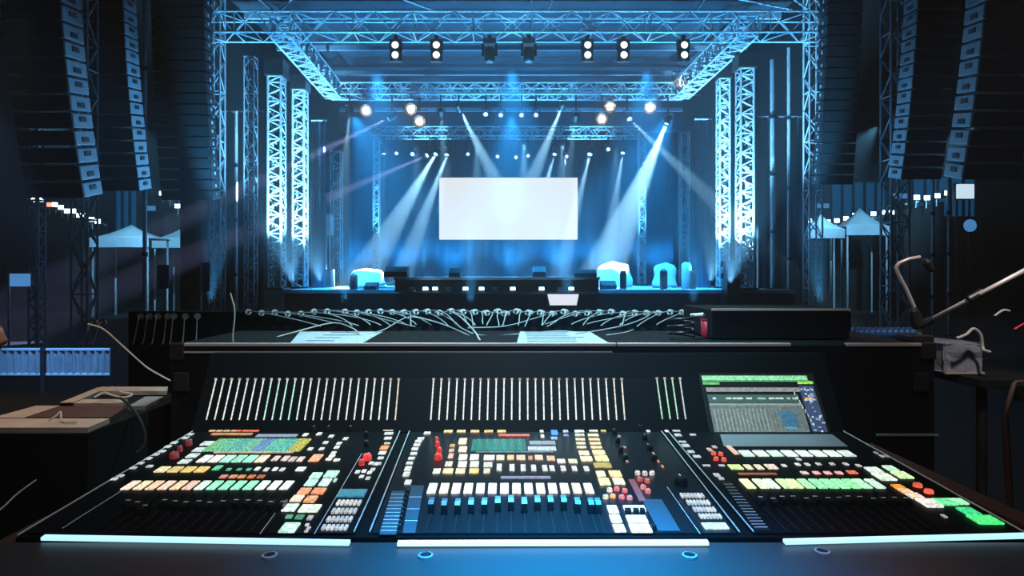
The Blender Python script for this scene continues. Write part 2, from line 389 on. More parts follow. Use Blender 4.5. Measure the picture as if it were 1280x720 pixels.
def mound(px0, px1, py0, Y, label):
    x = X((px0+px1)/2, Y); r = (px1 - px0) / 2 / F * Y; h = Z(py0, Y) - DZ
    t = thing('draped_equipment', (x, Y, DZ), label, 'covered equipment')
    mb = MB(); prof = []
    for k in range(9): a = k / 8; prof.append((r * (1 - .35 * a ** 3) if a < .75 else r * .86 * math.sqrt(max(0, 1 - ((a - .75) / .25) ** 2)) , h * a))
    mb.lathe(prof, 28, Matrix.Translation((x, Y, DZ)) @ Matrix.Scale(.6, 4, (0, 1, 0)))
    for v in mb.bm.verts: v.co.x += .04 * math.sin(v.co.z * 9 + v.co.x * 5)
    mb.build('cloth_cover', M['white'], t, smooth=True)
    MB().lathe([(r * 1.02, 0), (r * 1.02, .05)], 28, Matrix.Translation((x, Y, DZ)) @ Matrix.Scale(.6, 4, (0, 1, 0))).build('hem', M['white'], t)
mound(745, 790, 327, 24.5, 'wide white cloth covered equipment right of the central platform')
mound(816, 846, 328, 24.5, 'narrower white cloth covered equipment further right on the deck')
mound(436, 482, 335, 25.5, 'white cloth covered equipment behind the left dark upright case')
# pale equipment crates stage left
def crate(px0, px1, py0, py1, Y, label, m, base=None):
    x0, x1 = X(px0, Y), X(px1, Y); z1 = Z(py0, Y); z0 = base if base is not None else Z(py1, Y)
    t = thing('equipment_crate', ((x0+x1)/2, Y, z0), label, 'crate')
    MB().box(x0, x1, Y, Y + .7, z0, z1, .02).build('body', m, t)
    mb = MB()
    for xx in (x0, x1):
        mb.box(xx - .025, xx + .025, Y - .02, Y + .04, z0, z1)
    mb.box(x0, x1, Y - .02, Y + .04, z1 - .05, z1 + .01); mb.build('metal_edge', M['alu'], t)
    MB().box((x0+x1)/2 - .1, (x0+x1)/2 + .1, Y - .03, Y, (z0+z1)/2 - .03, (z0+z1)/2 + .03).build('latch', M['plug'], t)
crate(394, 413, 337, 362, 26, 'pale crate on the deck between the left towers', M['white'], DZ)
crate(384, 412, 268, 292, 27.5, 'pale box topping the scaffold between the left towers', M['white'])
sc = thing('scaffold_stand', (X(398, 27.8), 27.8, DZ), 'thin scaffold stand holding a pale box between the left towers', 'scaffold')
for sx in (-.4, .4):
    for sy in (27.6, 28.1): MB().tube((X(398, 27.8) + sx, sy, DZ), (X(398, 27.8) + sx, sy, Z(292, 27.5)), .03).build('leg', M['alu'], sc)
MB().box(X(398, 27.8) - .5, X(398, 27.8) + .5, 27.45, 28.25, Z(292, 27.5) - .05, Z(292, 27.5)).build('shelf', M['alu'], sc)
# stack of subs at right front of the deck
stk = thing('speaker_stack', (X(917, 20.2), 20.2, 0), 'dark speaker stack standing before the bright right towers', 'loudspeaker')
xs = X(917, 20.2)
for k, (hw, z0, z1) in enumerate([(.26, 0, .75), (.24, .76, 1.35), (.20, 1.36, 1.9), (.15, 1.91, 2.45)]):
    b = MB().box(xs - hw, xs + hw, 20.2, 20.75, z0, z1, .02).build('cabinet', M['black'], stk)
    MB().box(xs - hw + .03, xs + hw - .03, 20.18, 20.2, z0 + .04, z1 - .04).build('grille', M['grille'], b)

# the white screen
ys = 28.0
sx0, sx1, sz0, sz1 = X(549, ys), X(722, ys), Z(299.5, ys), Z(222, ys)
t = thing('video_screen', ((sx0+sx1)/2, ys, sz0), 'large blank white video screen hanging above the stage', 'screen')
MB().box(sx0, sx1, ys, ys + .03, sz0, sz1).build('display', M['screen'], t)
MB().box(sx0 - .03, sx1 + .03, ys + .032, ys + .2, sz0 - .03, sz1 + .03, .01).build('frame', M['black'], t)
for xx in (sx0 + .5, sx1 - .5): MB().tube((xx, ys + .1, sz1), (xx, ys + 1.2, zr - .4), .015).build('hanging_cable', M['alu_dull'], t)

# ------------------------------------------------------------------ light fixtures
def fixture_proto(kind):
    """a lamp hanging from z=0, local -Z is down; head aims along local -Z"""
    t = bpy.data.objects.new('stage_light', None); COL.objects.link(t); t['_o'] = (0, 0, 0)
    MB().box(-.06, .06, -.05, .05, -.08, .06, .01).build('clamp', M['black'], t)
    if kind == 'blinder':
        MB().box(-.17, .17, -.09, .09, -.75, -.10, .02).build('housing', M['black'], t)
        for z in (-.28, -.58):
            MB().lathe([(.15, 0), (.15, .05), (.12, .07)], 20, Matrix.Translation((0, -.08, z)) @ Matrix.Rotation(PI/2, 4, 'X')).build('reflector', M['black'], t)
            MB().lathe([(.115, 0), (.10, .03), (.0, .045)], 20, Matrix.Translation((0, -.13, z)) @ Matrix.Rotation(PI/2, 4, 'X')).build('lens', M['lens_warm'], t)
        MB().path([(-.19, 0, -.4), (-.19, 0, -.07), (.19, 0, -.07), (.19, 0, -.4)], .018).build('yoke', M['black'], t)
    elif kind == 'head_off':
        MB().box(-.2, .2, -.14, .14, -.22, -.06, .03).build('base', M['black'], t)
        for s_ in (-.2, .2): MB().box(s_ - .04, s_ + .04, -.07, .07, -.6, -.2, .02).build('yoke_arm', M['black'], t)
        MB().lathe([(.10, .20), (.15, .14), (.17, 0), (.16, -.2), (.13, -.24)], 20, Matrix.Translation((0, 0, -.52))).build('head', M['black'], t, smooth=True)
        MB().lathe([(.12, 0), (.0, -.03)], 20, Matrix.Translation((0, 0, -.76))).build('lens', M['lens_off'], t)
    return t
def place_fix(kind, loc, label, group, cache={}):
    if kind not in cache:
        cache[kind] = fixture_proto(kind); t = cache[kind]; t.location = loc
    else: t = dup(cache[kind], loc)
    return tag(t, label, 'stage light', group)
zb_ = zf_b - .03
for px, k, lab in [(495, 'blinder', 'hanging two-lamp blinder left of centre, leftmost lit pair on the front truss'),
                   (546, 'blinder', 'hanging two-lamp blinder, second lit pair from the left on the front truss'),
                   (612, 'head_off', 'dark unlit moving head on the front truss, left one of the centre two'),
                   (661, 'head_off', 'dark unlit moving head on the front truss, right one of the centre two'),
                   (734, 'blinder', 'hanging two-lamp blinder, first lit pair right of the dark moving heads'),
                   (779, 'blinder', 'hanging two-lamp blinder, second lit pair right of the dark moving heads'),
                   (854, 'blinder', 'hanging two-lamp blinder furthest right on the front truss')]:
    place_fix(k, (X(px, YF + .4), YF + .4, zb_ + .02), lab, 'lights on the front truss')

def beam_fixture(px, py, Y, zt, target, label, group, col=ICE, power=0, angle=6, lens='lens_white', r=.13, facecam=False, size=.05, blend=.4, glowp=0):
    """par can with yoke hanging from a truss at height zt, its head at pixel row py, aimed at a point of the place"""
    x = X(px, Y); z = Z(py, Y); head = V((x, Y, z)); tgt = V(target)
    t = thing('stage_light', head, label, 'stage light', group)
    d = (tgt - head).normalized(); q = d.to_track_quat('-Z', 'Y').to_matrix().to_4x4(); Mx = Matrix.Translation(head) @ q
    L = r * 2.4
    MB().lathe([(r*.55, L*.55), (r*.85, L*.45), (r, 0), (r, -L*.5), (r*1.06, -L*.52), (r*1.06, -L*.6), (r*.96, -L*.6), (r*.93, -L*.5)], 18, Mx).build('can', M['black'], t, smooth=True)
    MB().lathe([(r*.62, -L*.50), (r*.93, -L*.5), (r*.93, -L*.46), (r*.62, -L*.46)], 18, Mx).build('lens_rim', M['rim_warm' if lens == 'lens_warm' else 'rim_blue'], t)
    MB().lathe([(0, -L*.52), (r*.4, -L*.52), (r*.61, -L*.5), (r*.61, -L*.46), (0, -L*.46)], 18, Mx).build('lens', M[lens], t)
    mb = MB(); mb.path([(x - r*1.25, Y, z), (x - r*1.25, Y, z + r*1.8), (x + r*1.25, Y, z + r*1.8), (x + r*1.25, Y, z)], .02)
    mb.build('yoke', M['black'], t)
    MB().tube((x, Y, z + r*1.8), (x, Y, max(zt, z + r*1.8 + .05)), .03).build('clamp', M['black'], t)
    if glowp: lamp('lamp_glow', head + d * (L*.66), tgt, WARM, glowp, 50, .9, .2)
    if power:
        lamp('spot', head + d * (L*.66), tgt, col, power, angle, blend, size)
    return t

def P(px, py, Y): return (X(px, Y), Y, Z(py, Y))
zmb, zrb = zm - .45, zr - .42
camP = (0, 0, EYE)
YL = YM + .1
mids = [  # px, py, kind, target, color, power, angle
 (437, 139, 'spot', P(420, 330, 27), ICE, 9, 10),
 (458, 139, 'warm', (-1.5, 0, 3.5), WARM, 0, 8),
 (490, 146, 'spot', P(352, 213, 24.0), LIL, 22, 5),
 (514, 137, 'warm', (-1, 0, 3), WARM, 0, 8),
 (524.5, 152, 'warm', (-.6, 0, 2.5), WARM, 0, 8),
 (551, 140, 'spot', P(560, 262, 33.2), ICE, 14, 5),
 (573, 134, 'spot', P(640, 265, 33.2), ICE, 50, 6),
 (607, 142, 'small', (-.3, 0, 2), WARM, 0, 8),
 (626, 143, 'small', (0, 0, 2), WARM, 0, 8),
 (652, 143, 'small', (0, 0, 2), WARM, 0, 8),
 (670, 143, 'small', (.2, 0, 2), WARM, 0, 8),
 (703, 132, 'spot', P(648, 265, 33.2), ICE, 50, 6),
 (720, 146, 'spot', P(703, 262, 33.2), ICE, 10, 5),
 (752, 149, 'warm', (.8, 0, 2.5), WARM, 0, 8),
 (762, 134, 'warm', (1, 0, 3), WARM, 0, 8),
 (784, 146, 'spot', P(850, 210, 23), ICE, 14, 5),
 (812, 135, 'warm', (1.5, 0, 3.5), WARM, 0, 8),
 (835, 150, 'spot', P(752, 345, 24.5), ICE, 60, 12),
 (850, 104, 'warm', (2, 0, 4), WARM, 0, 8),
]
nm = len(mids); G1 = 'lamps under the middle truss'
for i, (px, py, kind, tg, c, p, a) in enumerate(mids):
    if kind == 'spot': beam_fixture(px, py, YL + (.45 if px in (524.5, 762) else 0), zmb, tg, 'can light throwing a pale beam from the middle truss, ' + nth(i, nm) + ' there' if i < 16 else 'can light throwing the broad right beam from the middle truss', G1, BEAM if c is ICE else c, p * (7500 if c is ICE else 6500) if a < 7 else p * 4600, a * (1.4 if c is ICE else 1.15))
    elif kind == 'warm': beam_fixture(px, py, YL + (.45 if px in (524.5, 762) else 0), zmb, tg, 'glaring warm white can light hung on the middle truss, ' + (nth(i, nm) if i < 16 else ('over the right corner' if px > 840 else 'left of the right beam light')), G1, lens='lens_warm', r=.25, glowp=260)
    else: beam_fixture(px, py, YL + (.45 if px in (524.5, 762) else 0), zmb, (tg[0], tg[1], tg[2] - 6), 'small downward white lamp at the middle truss centre, ' + nth(i - 7, 4) + ' of four', G1, lens='lens_white', r=.11)
rears = [
 (480, 188, 'spot', P(478, 330, 28), ICE, 7, 4), (496, 191, 'on'), (516, 192, 'on'), (537, 193, 'spot', P(352, 272, 24.2), LIL, 16, 4), (546, 190, 'spot', P(455, 345, 25), ICE, 30, 10),
 (560, 190, 'spot', P(500, 350, 26), ICE, 30, 8), (585, 192, 'on'), (622, 195, 'on'), (645, 196, 'on'), (660, 194, 'on'),
 (694, 190, 'spot', P(650, 345, 25), ICE, 20, 6), (708, 195, 'on'), (738, 190, 'spot', P(700, 345, 25), ICE, 22, 6), (760, 186, 'on'), (779, 188, 'spot', P(755, 340, 26), ICE, 16, 7)]
G2 = 'lamps under the rear truss'
for i, rr in enumerate(rears):
    px, py, kind = rr[:3]
    if kind == 'spot': beam_fixture(px, py, YR + (.5 if px == 546 else .1), zrb, rr[3], 'can light sending a beam from the rear truss, ' + nth(i, 15) + ' there', G2, BEAM if rr[4] is ICE else rr[4], rr[5] * (5500 if rr[4] is ICE else 7500), rr[6] * 1.2, r=.13)
    else: beam_fixture(px, py, YR + .1, zrb, (X(px, YR) * .8, 10, 0), 'lit can light facing the audience on the rear truss, ' + nth(i, 15) + ' there', G2, lens='lens_white', r=.11)
# backdrop floor washes (row of floor lamps behind the platform)
G3 = 'floor wash lamps at the back of the stage'
for i, px in enumerate([440, 500, 560, 640, 705, 760, 830, 880]):
    xx = X(px, 31)
    tt = thing('floor_lamp', (xx, 31, DZ), 'floor wash lamp at the foot of the backdrop, ' + nth(i, 8), 'stage light', G3)
    MB().box(xx - .16, xx + .16, 30.9, 31.1, DZ, DZ + .12, .02).build('base', M['black'], tt)
    MB().boxm(Matrix.Translation((xx, 31, DZ + .24)) @ Matrix.Rotation(-.5, 4, 'X'), .3, .2, .16, .02).build('head', M['black'], tt)
    lamp('wash', (xx, 31.1, DZ + .4), (xx * 1.0, 33.2, 5.2), BLUE, 5200, 90, .8, .15)
# wash from trusses to the deck
for (px, Y, tx_, ty_, e) in [(430, YM, -3, 27, 17000), (640, YM, 0, 27, 17000), (850, YM, 3, 27, 17000), (460, YF + .4, -4, 23, 17000), (640, YF + .4, .5, 22, 17000), (820, YF + .4, 4.5, 23, 17000)]:
    lamp('truss_wash', (X(px, Y), Y + 1.2, 8.6), (tx_, ty_, 1.5), BLUE, e, 60, .7, .15)
for (x, y, z, ty, tz, e) in [(-3.5, 26.5, 2.2, 29.3, 8.5, 16000), (3.5, 26.5, 2.2, 29.3, 8.5, 16000), (0, 26.5, 2.2, 29.3, 8.5, 12000), (-5.9, 28.4, 1.9, 30.2, 5, 4000), (6.1, 28.4, 1.9, 30.2, 5, 4000), (-4.5, 22.6, 2.2, 25.3, 9.2, 10000), (-1.4, 22.6, 2.2, 25.3, 9.2, 10000), (1.6, 22.6, 2.2, 25.3, 9.2, 10000), (4.6, 22.6, 2.2, 25.3, 9.2, 10000)]:
    lamp('truss_fill', (x, y, z), (x, ty, tz), (.10, .52, 1), e, 26, .8, .1)  # unseen spots added low down to brighten the trusses and leg towers
for (x, y, e) in [(-5.6, 22, 2600), (-2, 25.2, 2600), (2, 25.2, 2600), (6.4, 22, 2600)]:
    lamp('up_wash', (x, y, 2.1), (x * .9, y - .3, 10), BLUE, e, 80, .8, .15)
for (px, ty_, e) in [(596, 27, 16000), (655, 26.5, 22000), (703, 26.5, 17000), (520, 27, 9000), (770, 27, 9000)]:
    lamp('down_light', (X(px, 29.8), 29.8, 8.2), (X(px, 28) * .98, ty_ + 1.4, 1.9), (.3, .7, 1), e * 1.6, 17, .8, .1)
CYA = (.16, .56, 1.0)
for (x, y, tx_, ty_, e) in [(-6.4, 19.0, X(343, 20.6), 20.75, 16000), (-6.4, 21.8, X(373, 23.2), 23.35, 16000), (6.6, 19.0, X(934, 20.6), 20.75, 16000), (6.9, 21.8, X(906, 23.2), 23.35, 16000)]:
    lamp('tower_wash', (x, y, 1.75), (tx_, ty_, 5.2), CYA, e, 50, .7, .08)
for x in (-8, -4.4, -1, 1.6, 5, 8.4):
    lamp('truss_fill', (x, 17.2, 1.2), (x * 1.02, 19.4, 9.5), (.08, .48, 1), 9000, 32, .8, .1)  # more added spots, lifting the front truss from below
# unseen fills added at the stage front to light the speaker columns
for (p, tg, e) in [((-3.6, 17.3, 1.7), (-7.7, 11.4, 4.2), 3200), ((-4.4, 17.3, 1.7), (-9.0, 15.6, 5.2), 3200), ((4.6, 17.3, 1.7), (9.6, 15.6, 5.0), 1500), ((4.0, 17.3, 1.7), (8.3, 11.4, 4.6), 1500)]:
    lamp('column_fill', p, tg, (.12, .5, 1), e, 34, .8, .1)
# fills added beyond the stage sides to brighten the tents
for (p, tg, e) in [((-17.5, 24, 8), (-18, 31, 3.4), 3500), ((-14.5, 24, 8), (-15, 31.5, 3.4), 3500), ((15, 26, 8), (14.3, 34, 4), 4500), ((19, 26, 8), (18.5, 34, 4.2), 4500)]:
    lamp('tent_fill', p, tg, ICE, e, 55, .7, .1)

# ------------------------------------------------------------------ line arrays
def line_array(edge_px, side, Y0, width, depth, z_bot, n, h, label, sweep, m_side):
    x_in = X(edge_px, Y0)                      # inner side plane
    ztop = z_bot + n * h
    t = thing('line_array', (x_in + side * width / 2, Y0, ztop), label, 'loudspeaker column', 'hanging loudspeaker columns')
    z = ztop; 
    for k in range(n):
        a = (k + .5) / n; back = sweep * a ** 2.2; tilt = math.atan(sweep * 2.2 * a ** 1.2 / (n * h))
        zc = ztop - (k + .5) * h
        Mx = Matrix.Translation((x_in + side * width / 2, Y0 + back + depth / 2, zc)) @ Matrix.Rotation(tilt, 4, 'X')
        c = MB().boxm(Mx, width, depth, h * .86, .02).build('loudspeaker_cabinet', m_side, t)
        MB().boxm(Mx @ Matrix.Translation((0, -depth/2 - .012, 0)), width * .98, .02, h * .86).build('grille', M['grille'], c)
        hs = -side
        MB().boxm(Mx @ Matrix.Translation((hs * (width/2 + .004), 0, (k % 2 - .5) * .06)), .02, depth * (.34 if m_side is not M['black'] else .12), h * .3, .008).build('side_handle', M['grille'] if m_side is not M['black'] else M['plug'], c)
    MB().box(x_in if side > 0 else x_in - width, x_in + width if side > 0 else x_in, Y0, Y0 + depth, ztop, ztop + .12).build('flying_frame', M['black'], t)
line_array(70, -1, 11, 1.05, .55, Z(237, 11), 20, .30, 'largest loudspeaker column hanging at the far left', .75, M['cab'])
line_array(152, -1, 15, 1.0, .55, Z(231, 15), 22, .30, 'second loudspeaker column from the left, narrower side lit blue', .75, M['cab'])
line_array(254, -1, 18, 1.5, .5, Z(246, 18), 26, .30, 'third loudspeaker column from the left beside the front truss end', .6, M['black'])
line_array(1036, 1, 18.2, 1.0, .5, Z(226, 18.2), 26, .30, 'loudspeaker column just right of the open lattice tower', .6, M['black'])
line_array(1150, 1, 15, 1.0, .55, Z(216, 15), 22, .30, 'second loudspeaker column from the right beside the wide braced tower', .75, M['cab'])
line_array(1240, 1, 11, 1.05, .5, Z(213, 11), 20, .30, 'largest loudspeaker column hanging at the far right', .75, M['cab'])

# ------------------------------------------------------------------ venue beyond the stage sides
def tent(px0, px1, py_peak, py_eave, Y, label):
    x0, x1 = X(px0, Y), X(px1, Y); zp, ze = Z(py_peak, Y), Z(py_eave, Y); d = abs(x1 - x0) * .7; xm = (x0+x1)/2
    t = thing('marquee_tent', (xm, Y, 0), label, 'tent', 'tents beside the stage')
    mb = MB(); v = [mb.bm.verts.new(p) for p in [(x0, Y, ze), (x1, Y, ze), (x1, Y + d, ze), (x0, Y + d, ze)]]; ap = mb.bm.verts.new((xm, Y + d/2, zp))
    mids_ = []
    for i in range(4): mb.bm.faces.new((v[i], v[(i+1) % 4], ap))
    bmesh.ops.subdivide_edges(mb.bm, edges=list(mb.bm.edges), cuts=3, use_grid_fill=True)
    for q in mb.bm.verts:
        f = (q.co.z - ze) / (zp - ze); q.co.z -= .5 * (zp - ze) * f * (1 - f)
    bmesh.ops.solidify(mb.bm, geom=list(mb.bm.faces), thickness=.04)
    mb.build('canopy', M['tent'], t, smooth=True)
    MB().box(x0, x1, Y - .02, Y + .02, ze - .45, ze).build('valance', M['tent'], t)
    for xx in (x0 + .1, x1 - .1):
        for yy in (Y + .1, Y + d - .1): MB().tube((xx, yy, 0), (xx, yy, ze), .05).build('leg', M['alu'], t)
tent(112, 186, 279, 297, 30, 'pale peaked tent furthest left below the glass pavilion')
tent(190, 262, 277, 299, 33.2, 'pale peaked tent nearest the left edge of the stage')
tent(945, 1008, 262, 288, 33, 'pale peaked tent nearest the right edge of the stage')
tent(1010, 1056, 266, 286, 30.5, 'small pale peaked tent in the middle of the right group')
tent(1058, 1112, 258, 283, 33, 'pale peaked tent furthest right beside the braced tower')
def pavilion(px0, px1, py0, py1, Y, label, n):
    x0, x1 = X(px0, Y), X(px1, Y); z1, z0 = Z(py0, Y), Z(py1, Y)
    t = thing('glass_pavilion', ((x0+x1)/2, Y, 0), label, 'building')
    MB().box(x0 - .3, x1 + .3, Y - .4, Y + 5, z1, z1 + .3, .03).build('roof_slab', M['alu_dull'], t)
    MB().box(x0, x1, Y + .2, Y + 4.8, 0, z0).build('lower_wall', M['black'], t)
    for i in range(n):
        a, b = x0 + (x1-x0) * i / n, x0 + (x1-x0) * (i+1) / n
        w_ = MB().box(a + .12, b - .12, Y + .2, Y + .24, z0, z1).build('window_pane', M['glass'], t)
        MB().box(a - .08, a + .08, Y + .1, Y + .3, z0, z1).build('mullion', M['alu_dull'], t)
    MB().box(x0 + .4, x1 - .4, Y + 3.4, Y + 3.5, (z0+z1)/2 + .3, (z0+z1)/2 + .7).build('light_band', M['blueglow'], t)  # glowing band added as interior light
pavilion(142, 170, 235, 290, 50, 'dim blue glass pavilion behind the far left tents', 3)
pavilion(205, 290, 243, 285, 52, 'blue lit glass pavilion between second speaker column and stage', 6)
pavilion(1040, 1110, 228, 290, 52, 'blue lit glass pavilion right of the open lattice tower', 5)
pavilion(1142, 1222, 222, 270, 50, 'dim glass pavilion under the right speaker columns', 5)
# sloping lamp rows on spectator stands
def stand(pxs, ys_, Y, label, lab2, n, grp):
    x0, x1 = X(pxs[0], Y), X(pxs[1], Y); z0, z1 = Z(ys_[0], Y), Z(ys_[1], Y)
    t = thing('spectator_stand', ((x0+x1)/2, Y, 0), label, 'grandstand')
    mb = MB()
    a = [(x0, Y, 0), (x1, Y, 0), (x1, Y, z1), (x0, Y, z0)]
    mb.slab(a, .3); mb.build('side_wall', M['blackrough'], t)
    MB().tube((x0, Y - .1, z0 + .25), (x1, Y - .1, z1 + .25), .06, 8).build('rail', M['alu'], t)
    for i in range(n):
        f = (i + .5) / n; x = x0 + (x1 - x0) * f; z = z0 + (z1 - z0) * f + .35 + .25 * random.random()
        Yk = Y; Y = Yk - .5; l = thing('flood_lamp', (x, Y - .15, z), lab2 + ', ' + nth(i, n), 'flood lamp', grp)
        MB().box(x - .16, x + .16, Y - .1, Y + .05, z - .14, z + .14, .02).build('housing', M['black'], l)
        MB().box(x - .14, x + .14, Y - .13, Y - .1, z - .11, z + .11).build('lens', M['bulb'] if i != 3 or n < 10 else M['bulbred'], l)
        MB().tube((x, Y - .05, z - .5), (x, Y - .05, z - .12), .03).build('bracket', M['alu'], l)
        Y = Yk
stand((45, 135), (257, 288), 34, 'dark sloping spectator stand at the far left with a lamp row', 'small bright flood lamp on the far left sloping stand', 12, 'flood lamps on the left stand')
stand((205, 262), (250, 292), 36, 'dark sloping stand between the tents and the left wing', 'small bright flood lamp on the stand beside the left wing', 6, 'flood lamps beside the left wing')
stand((955, 1112), (296, 276), 36, 'long dark stand behind the right tents with a lamp row', 'small bright flood lamp on the right stand', 14, 'flood lamps on the right stand')
stand((1130, 1180), (262, 252), 32, 'short dark stand under the right speaker columns', 'bright flood lamp on the short right stand', 4, 'flood lamps on the short right stand')
# lit signs
x0, x1 = X(1197, 30), X(1218, 30)
t = thing('lit_sign', ((x0+x1)/2, 30, 0), 'small bright rectangular sign at the far right below the speakers', 'sign')
MB().box(x0, x1, 30, 30.1, Z(248, 30), Z(230, 30), .01).build('display', M['signglow'], t)
MB().box(x0 - .06, x1 + .06, 30.1, 30.25, Z(249.5, 30), Z(228.5, 30), .02).build('frame', M['black'], t)
for xx in (x0 + .1, x1 - .1): MB().tube((xx, 30.2, 0), (xx, 30.2, Z(249, 30)), .05).build('leg', M['black'], t)
xx = X(1212, 29); t = thing('round_sign', (xx, 29, 0), 'dim round blue sign below the bright rectangular one', 'sign')
MB().lathe([(.28, 0), (.28, .06)], 24, Matrix.Translation((xx, 29, Z(282, 29))) @ Matrix.Rotation(PI/2, 4, 'X')).build('disc', M['blueglow'], t)
MB().tube((xx, 29.05, 0), (xx, 29.05, Z(282, 29)), .04).build('post', M['black'], t)
def banner(px0, px1, py0, py1, Y, label):
    x0, x1 = X(px0, Y), X(px1, Y); t = thing('standing_banner', ((x0+x1)/2, Y, 0), label, 'banner')
    MB().box(x0, x1, Y, Y + .03, Z(py1, Y), Z(py0, Y), .005).build('fabric', M['blueglow'] if px0 < 40 else M['bluepanel'], t)  # far-left cloth glows in place of blue light falling on it
    MB().tube((x0 - .03, Y + .02, 0), (x0 - .03, Y + .02, Z(py0, Y)), .025).build('pole', M['alu'], t)
    MB().box(x0 - .25, x1 + .1, Y - .2, Y + .25, 0, .04, .01).build('foot', M['black'], t)
banner(12, 37, 342, 358, 14, 'small blue square banner at the far left under the ladder mast')
banner(198, 211, 331, 361, 19, 'narrow tall blue banner below the left tents')
banner(252, 262, 328, 364, 16.5, 'narrow tall blue banner beside the left stage poles')
# barrier at left
YB = 7.4
t = thing('crowd_barrier', (-5.1, YB, 0), 'white slatted crowd barrier lit blue at the left edge', 'barrier')
zt_, zb2 = Z(437, YB), Z(468, YB)
for (a, b) in ((X(-60, YB), X(53, YB)), (X(58, YB), X(141, YB))):
    mb = MB(); n = int((b - a) / .012); 
    top = []; bt = []
    for i in range(n + 1):
        x = a + (b - a) * i / n; y = YB + .018 * math.sin(i * .9)
        top.append(mb.bm.verts.new((x, y, zt_))); bt.append(mb.bm.verts.new((x, y, zb2)))
    for i in range(n): mb.bm.faces.new((bt[i], bt[i+1], top[i+1], top[i]))
    bmesh.ops.solidify(mb.bm, geom=list(mb.bm.faces), thickness=.01)
    mb.build('corrugated_panel', M['barrier'], t)
    MB().tube((a, YB, zt_), (b, YB, zt_), .018).build('rail', M['alu'], t)
    MB().tube((a, YB, zb2), (b, YB, zb2), .018).build('rail', M['alu'], t)
for px in (56, 143, -60): MB().tube((X(px, YB), YB - .04, 0), (X(px, YB), YB - .04, zt_ + .03), .022).build('post', M['black'], t)
for px in (56, 143): MB().box(X(px, YB) - .03, X(px, YB) + .03, YB - .5, YB + .5, 0, .03).build('foot', M['black'], t)

# ------------------------------------------------------------------ console
SL = .05; Y0 = 1.02; ZC0 = 1.533
def zc(Y): return ZC0 + SL * (Y - Y0)
def cy(py): return 374.4 / (py - 305.0)     # depth on the sloping control surface seen at image row py
def C(px, py, h=0): Y = cy(py); return V((X(px, Y), Y, zc(Y) + h))
XL, XR = -.785, .835
con = thing('mixing_console', (.02, 1.3, 1.40), 'large black live sound mixing console covered in lit keys', 'mixing console')
YA = 1.585; ZA = 1.5637; YB_, ZB = 1.66, 1.6865
MB().prism([(Y0, ZC0), (1.588, zc(1.588)), (1.70, zc(1.588)), (1.70, 1.42), (1.04, 1.42), (Y0, 1.46)], XL, XR).build('chassis', M['panelblack'], con)
ns = V((0, -SL, 1)).normalized()
RS = Matrix.Rotation(math.atan(SL), 4, 'X')
def onpanel(name, px0, px1, py0, py1, th, m, parent, lift=0, bev=0):
    """a flat block lying on the control surface: front edge row py1, back edge row py0, width read at the front row"""
    ya, yb = cy(py1), cy(py0); ym = (ya + yb) / 2
    x0, x1 = X(px0, (ya + yb) / 2), X(px1, (ya + yb) / 2)
    return MB().boxm(Matrix.Translation(V(((x0+x1)/2, ym, zc(ym))) + ns * (lift + th/2)) @ RS, abs(x1-x0), yb - ya, th, bev).build(name, m, parent)
def sect(name, lx0, lx1, rx0, rx1, m, th=.004):      # x at the front / back, metres
    pf, pb = Y0 + .008, 1.58
    return MB().slab([(lx0, pf, zc(pf) + th), (rx0, pf, zc(pf) + th), (rx1, pb, zc(pb) + th), (lx1, pb, zc(pb) + th)], th).build(name, m, con)
# three bays and the narrow gaps with bright edging lines between them
def xf(px, py): return C(px, py).x
def rowx(px0, py0, px1, py1):
    """x at front and at back of a line on the surface through two image points"""
    a, b = C(px0, py0), C(px1, py1); f = lambda y: a.x + (b.x - a.x) * (y - a.y) / (b.y - a.y)
    return f(Y0 + .008), f(1.58)
l1 = rowx(503, 535, 440, 675); l2 = rowx(514, 536, 460, 675); r1 = rowx(830, 546, 924, 669); r2 = rowx(841, 549, 941, 668)
left_bay = sect('left_bay', XL + .012, XL + .012, l1[0] - .004, l1[1] - .004, M['panelblack'])
mid_bay = sect('center_bay', l2[0] + .004, l2[1] + .004, r1[0] - .004, r1[1] - .004, M['panel'])
right_bay = sect('right_bay', r2[0] + .004, r2[1] + .004, XR - .012, XR - .012, M['panelblack'])
for nm_, ln in (('edging', l1), ('edging', l2), ('edging', r1), ('edging', r2)):
    MB().tube((ln[0], Y0 + .008, zc(Y0 + .008) + .006), (ln[1], 1.58, zc(1.58) + .006), .0014, 6).build('metal_edging', M['edge'], con)
for x in (XL + .003, XR - .003):
    MB().tube((x, Y0, zc(Y0) + .004), (x, 1.60, zc(1.6) + .004), .0016, 6).build('metal_edging', M['edge'], con)
for p in [((325, 671), (344, 645)), ((393, 671), (452, 570)), ((834, 612), (875, 671)), ((78, 664), (153, 616))]:
    a, b = C(*p[0], .005), C(*p[1], .005)
    MB().tube(a, b, .0009, 5).build('metal_edging', M['edge'], con)
# light strips on the front edge
def strip(px0, px1, py, m, dy0, dy1):
    x0, x1 = X(px0, Y0 - .022), X(px1, Y0 - .022)
    MB().slab([(x0, Y0 - .0282 + dy0, ZC0 + .0052), (x1, Y0 - .0282 + dy1, ZC0 + .0052), (x1, Y0 - .018 + dy1, ZC0 + .006), (x0, Y0 - .018 + dy0, ZC0 + .006)], .005).build('light_strip', m, con)
strip(45, 438, 677, M['ledstrip'], .016, -.004)
strip(498, 884, 677, M['ledstripw'], -.006, -.003)
strip(980, 1308, 672, M['ledstrip'], .0, .024)
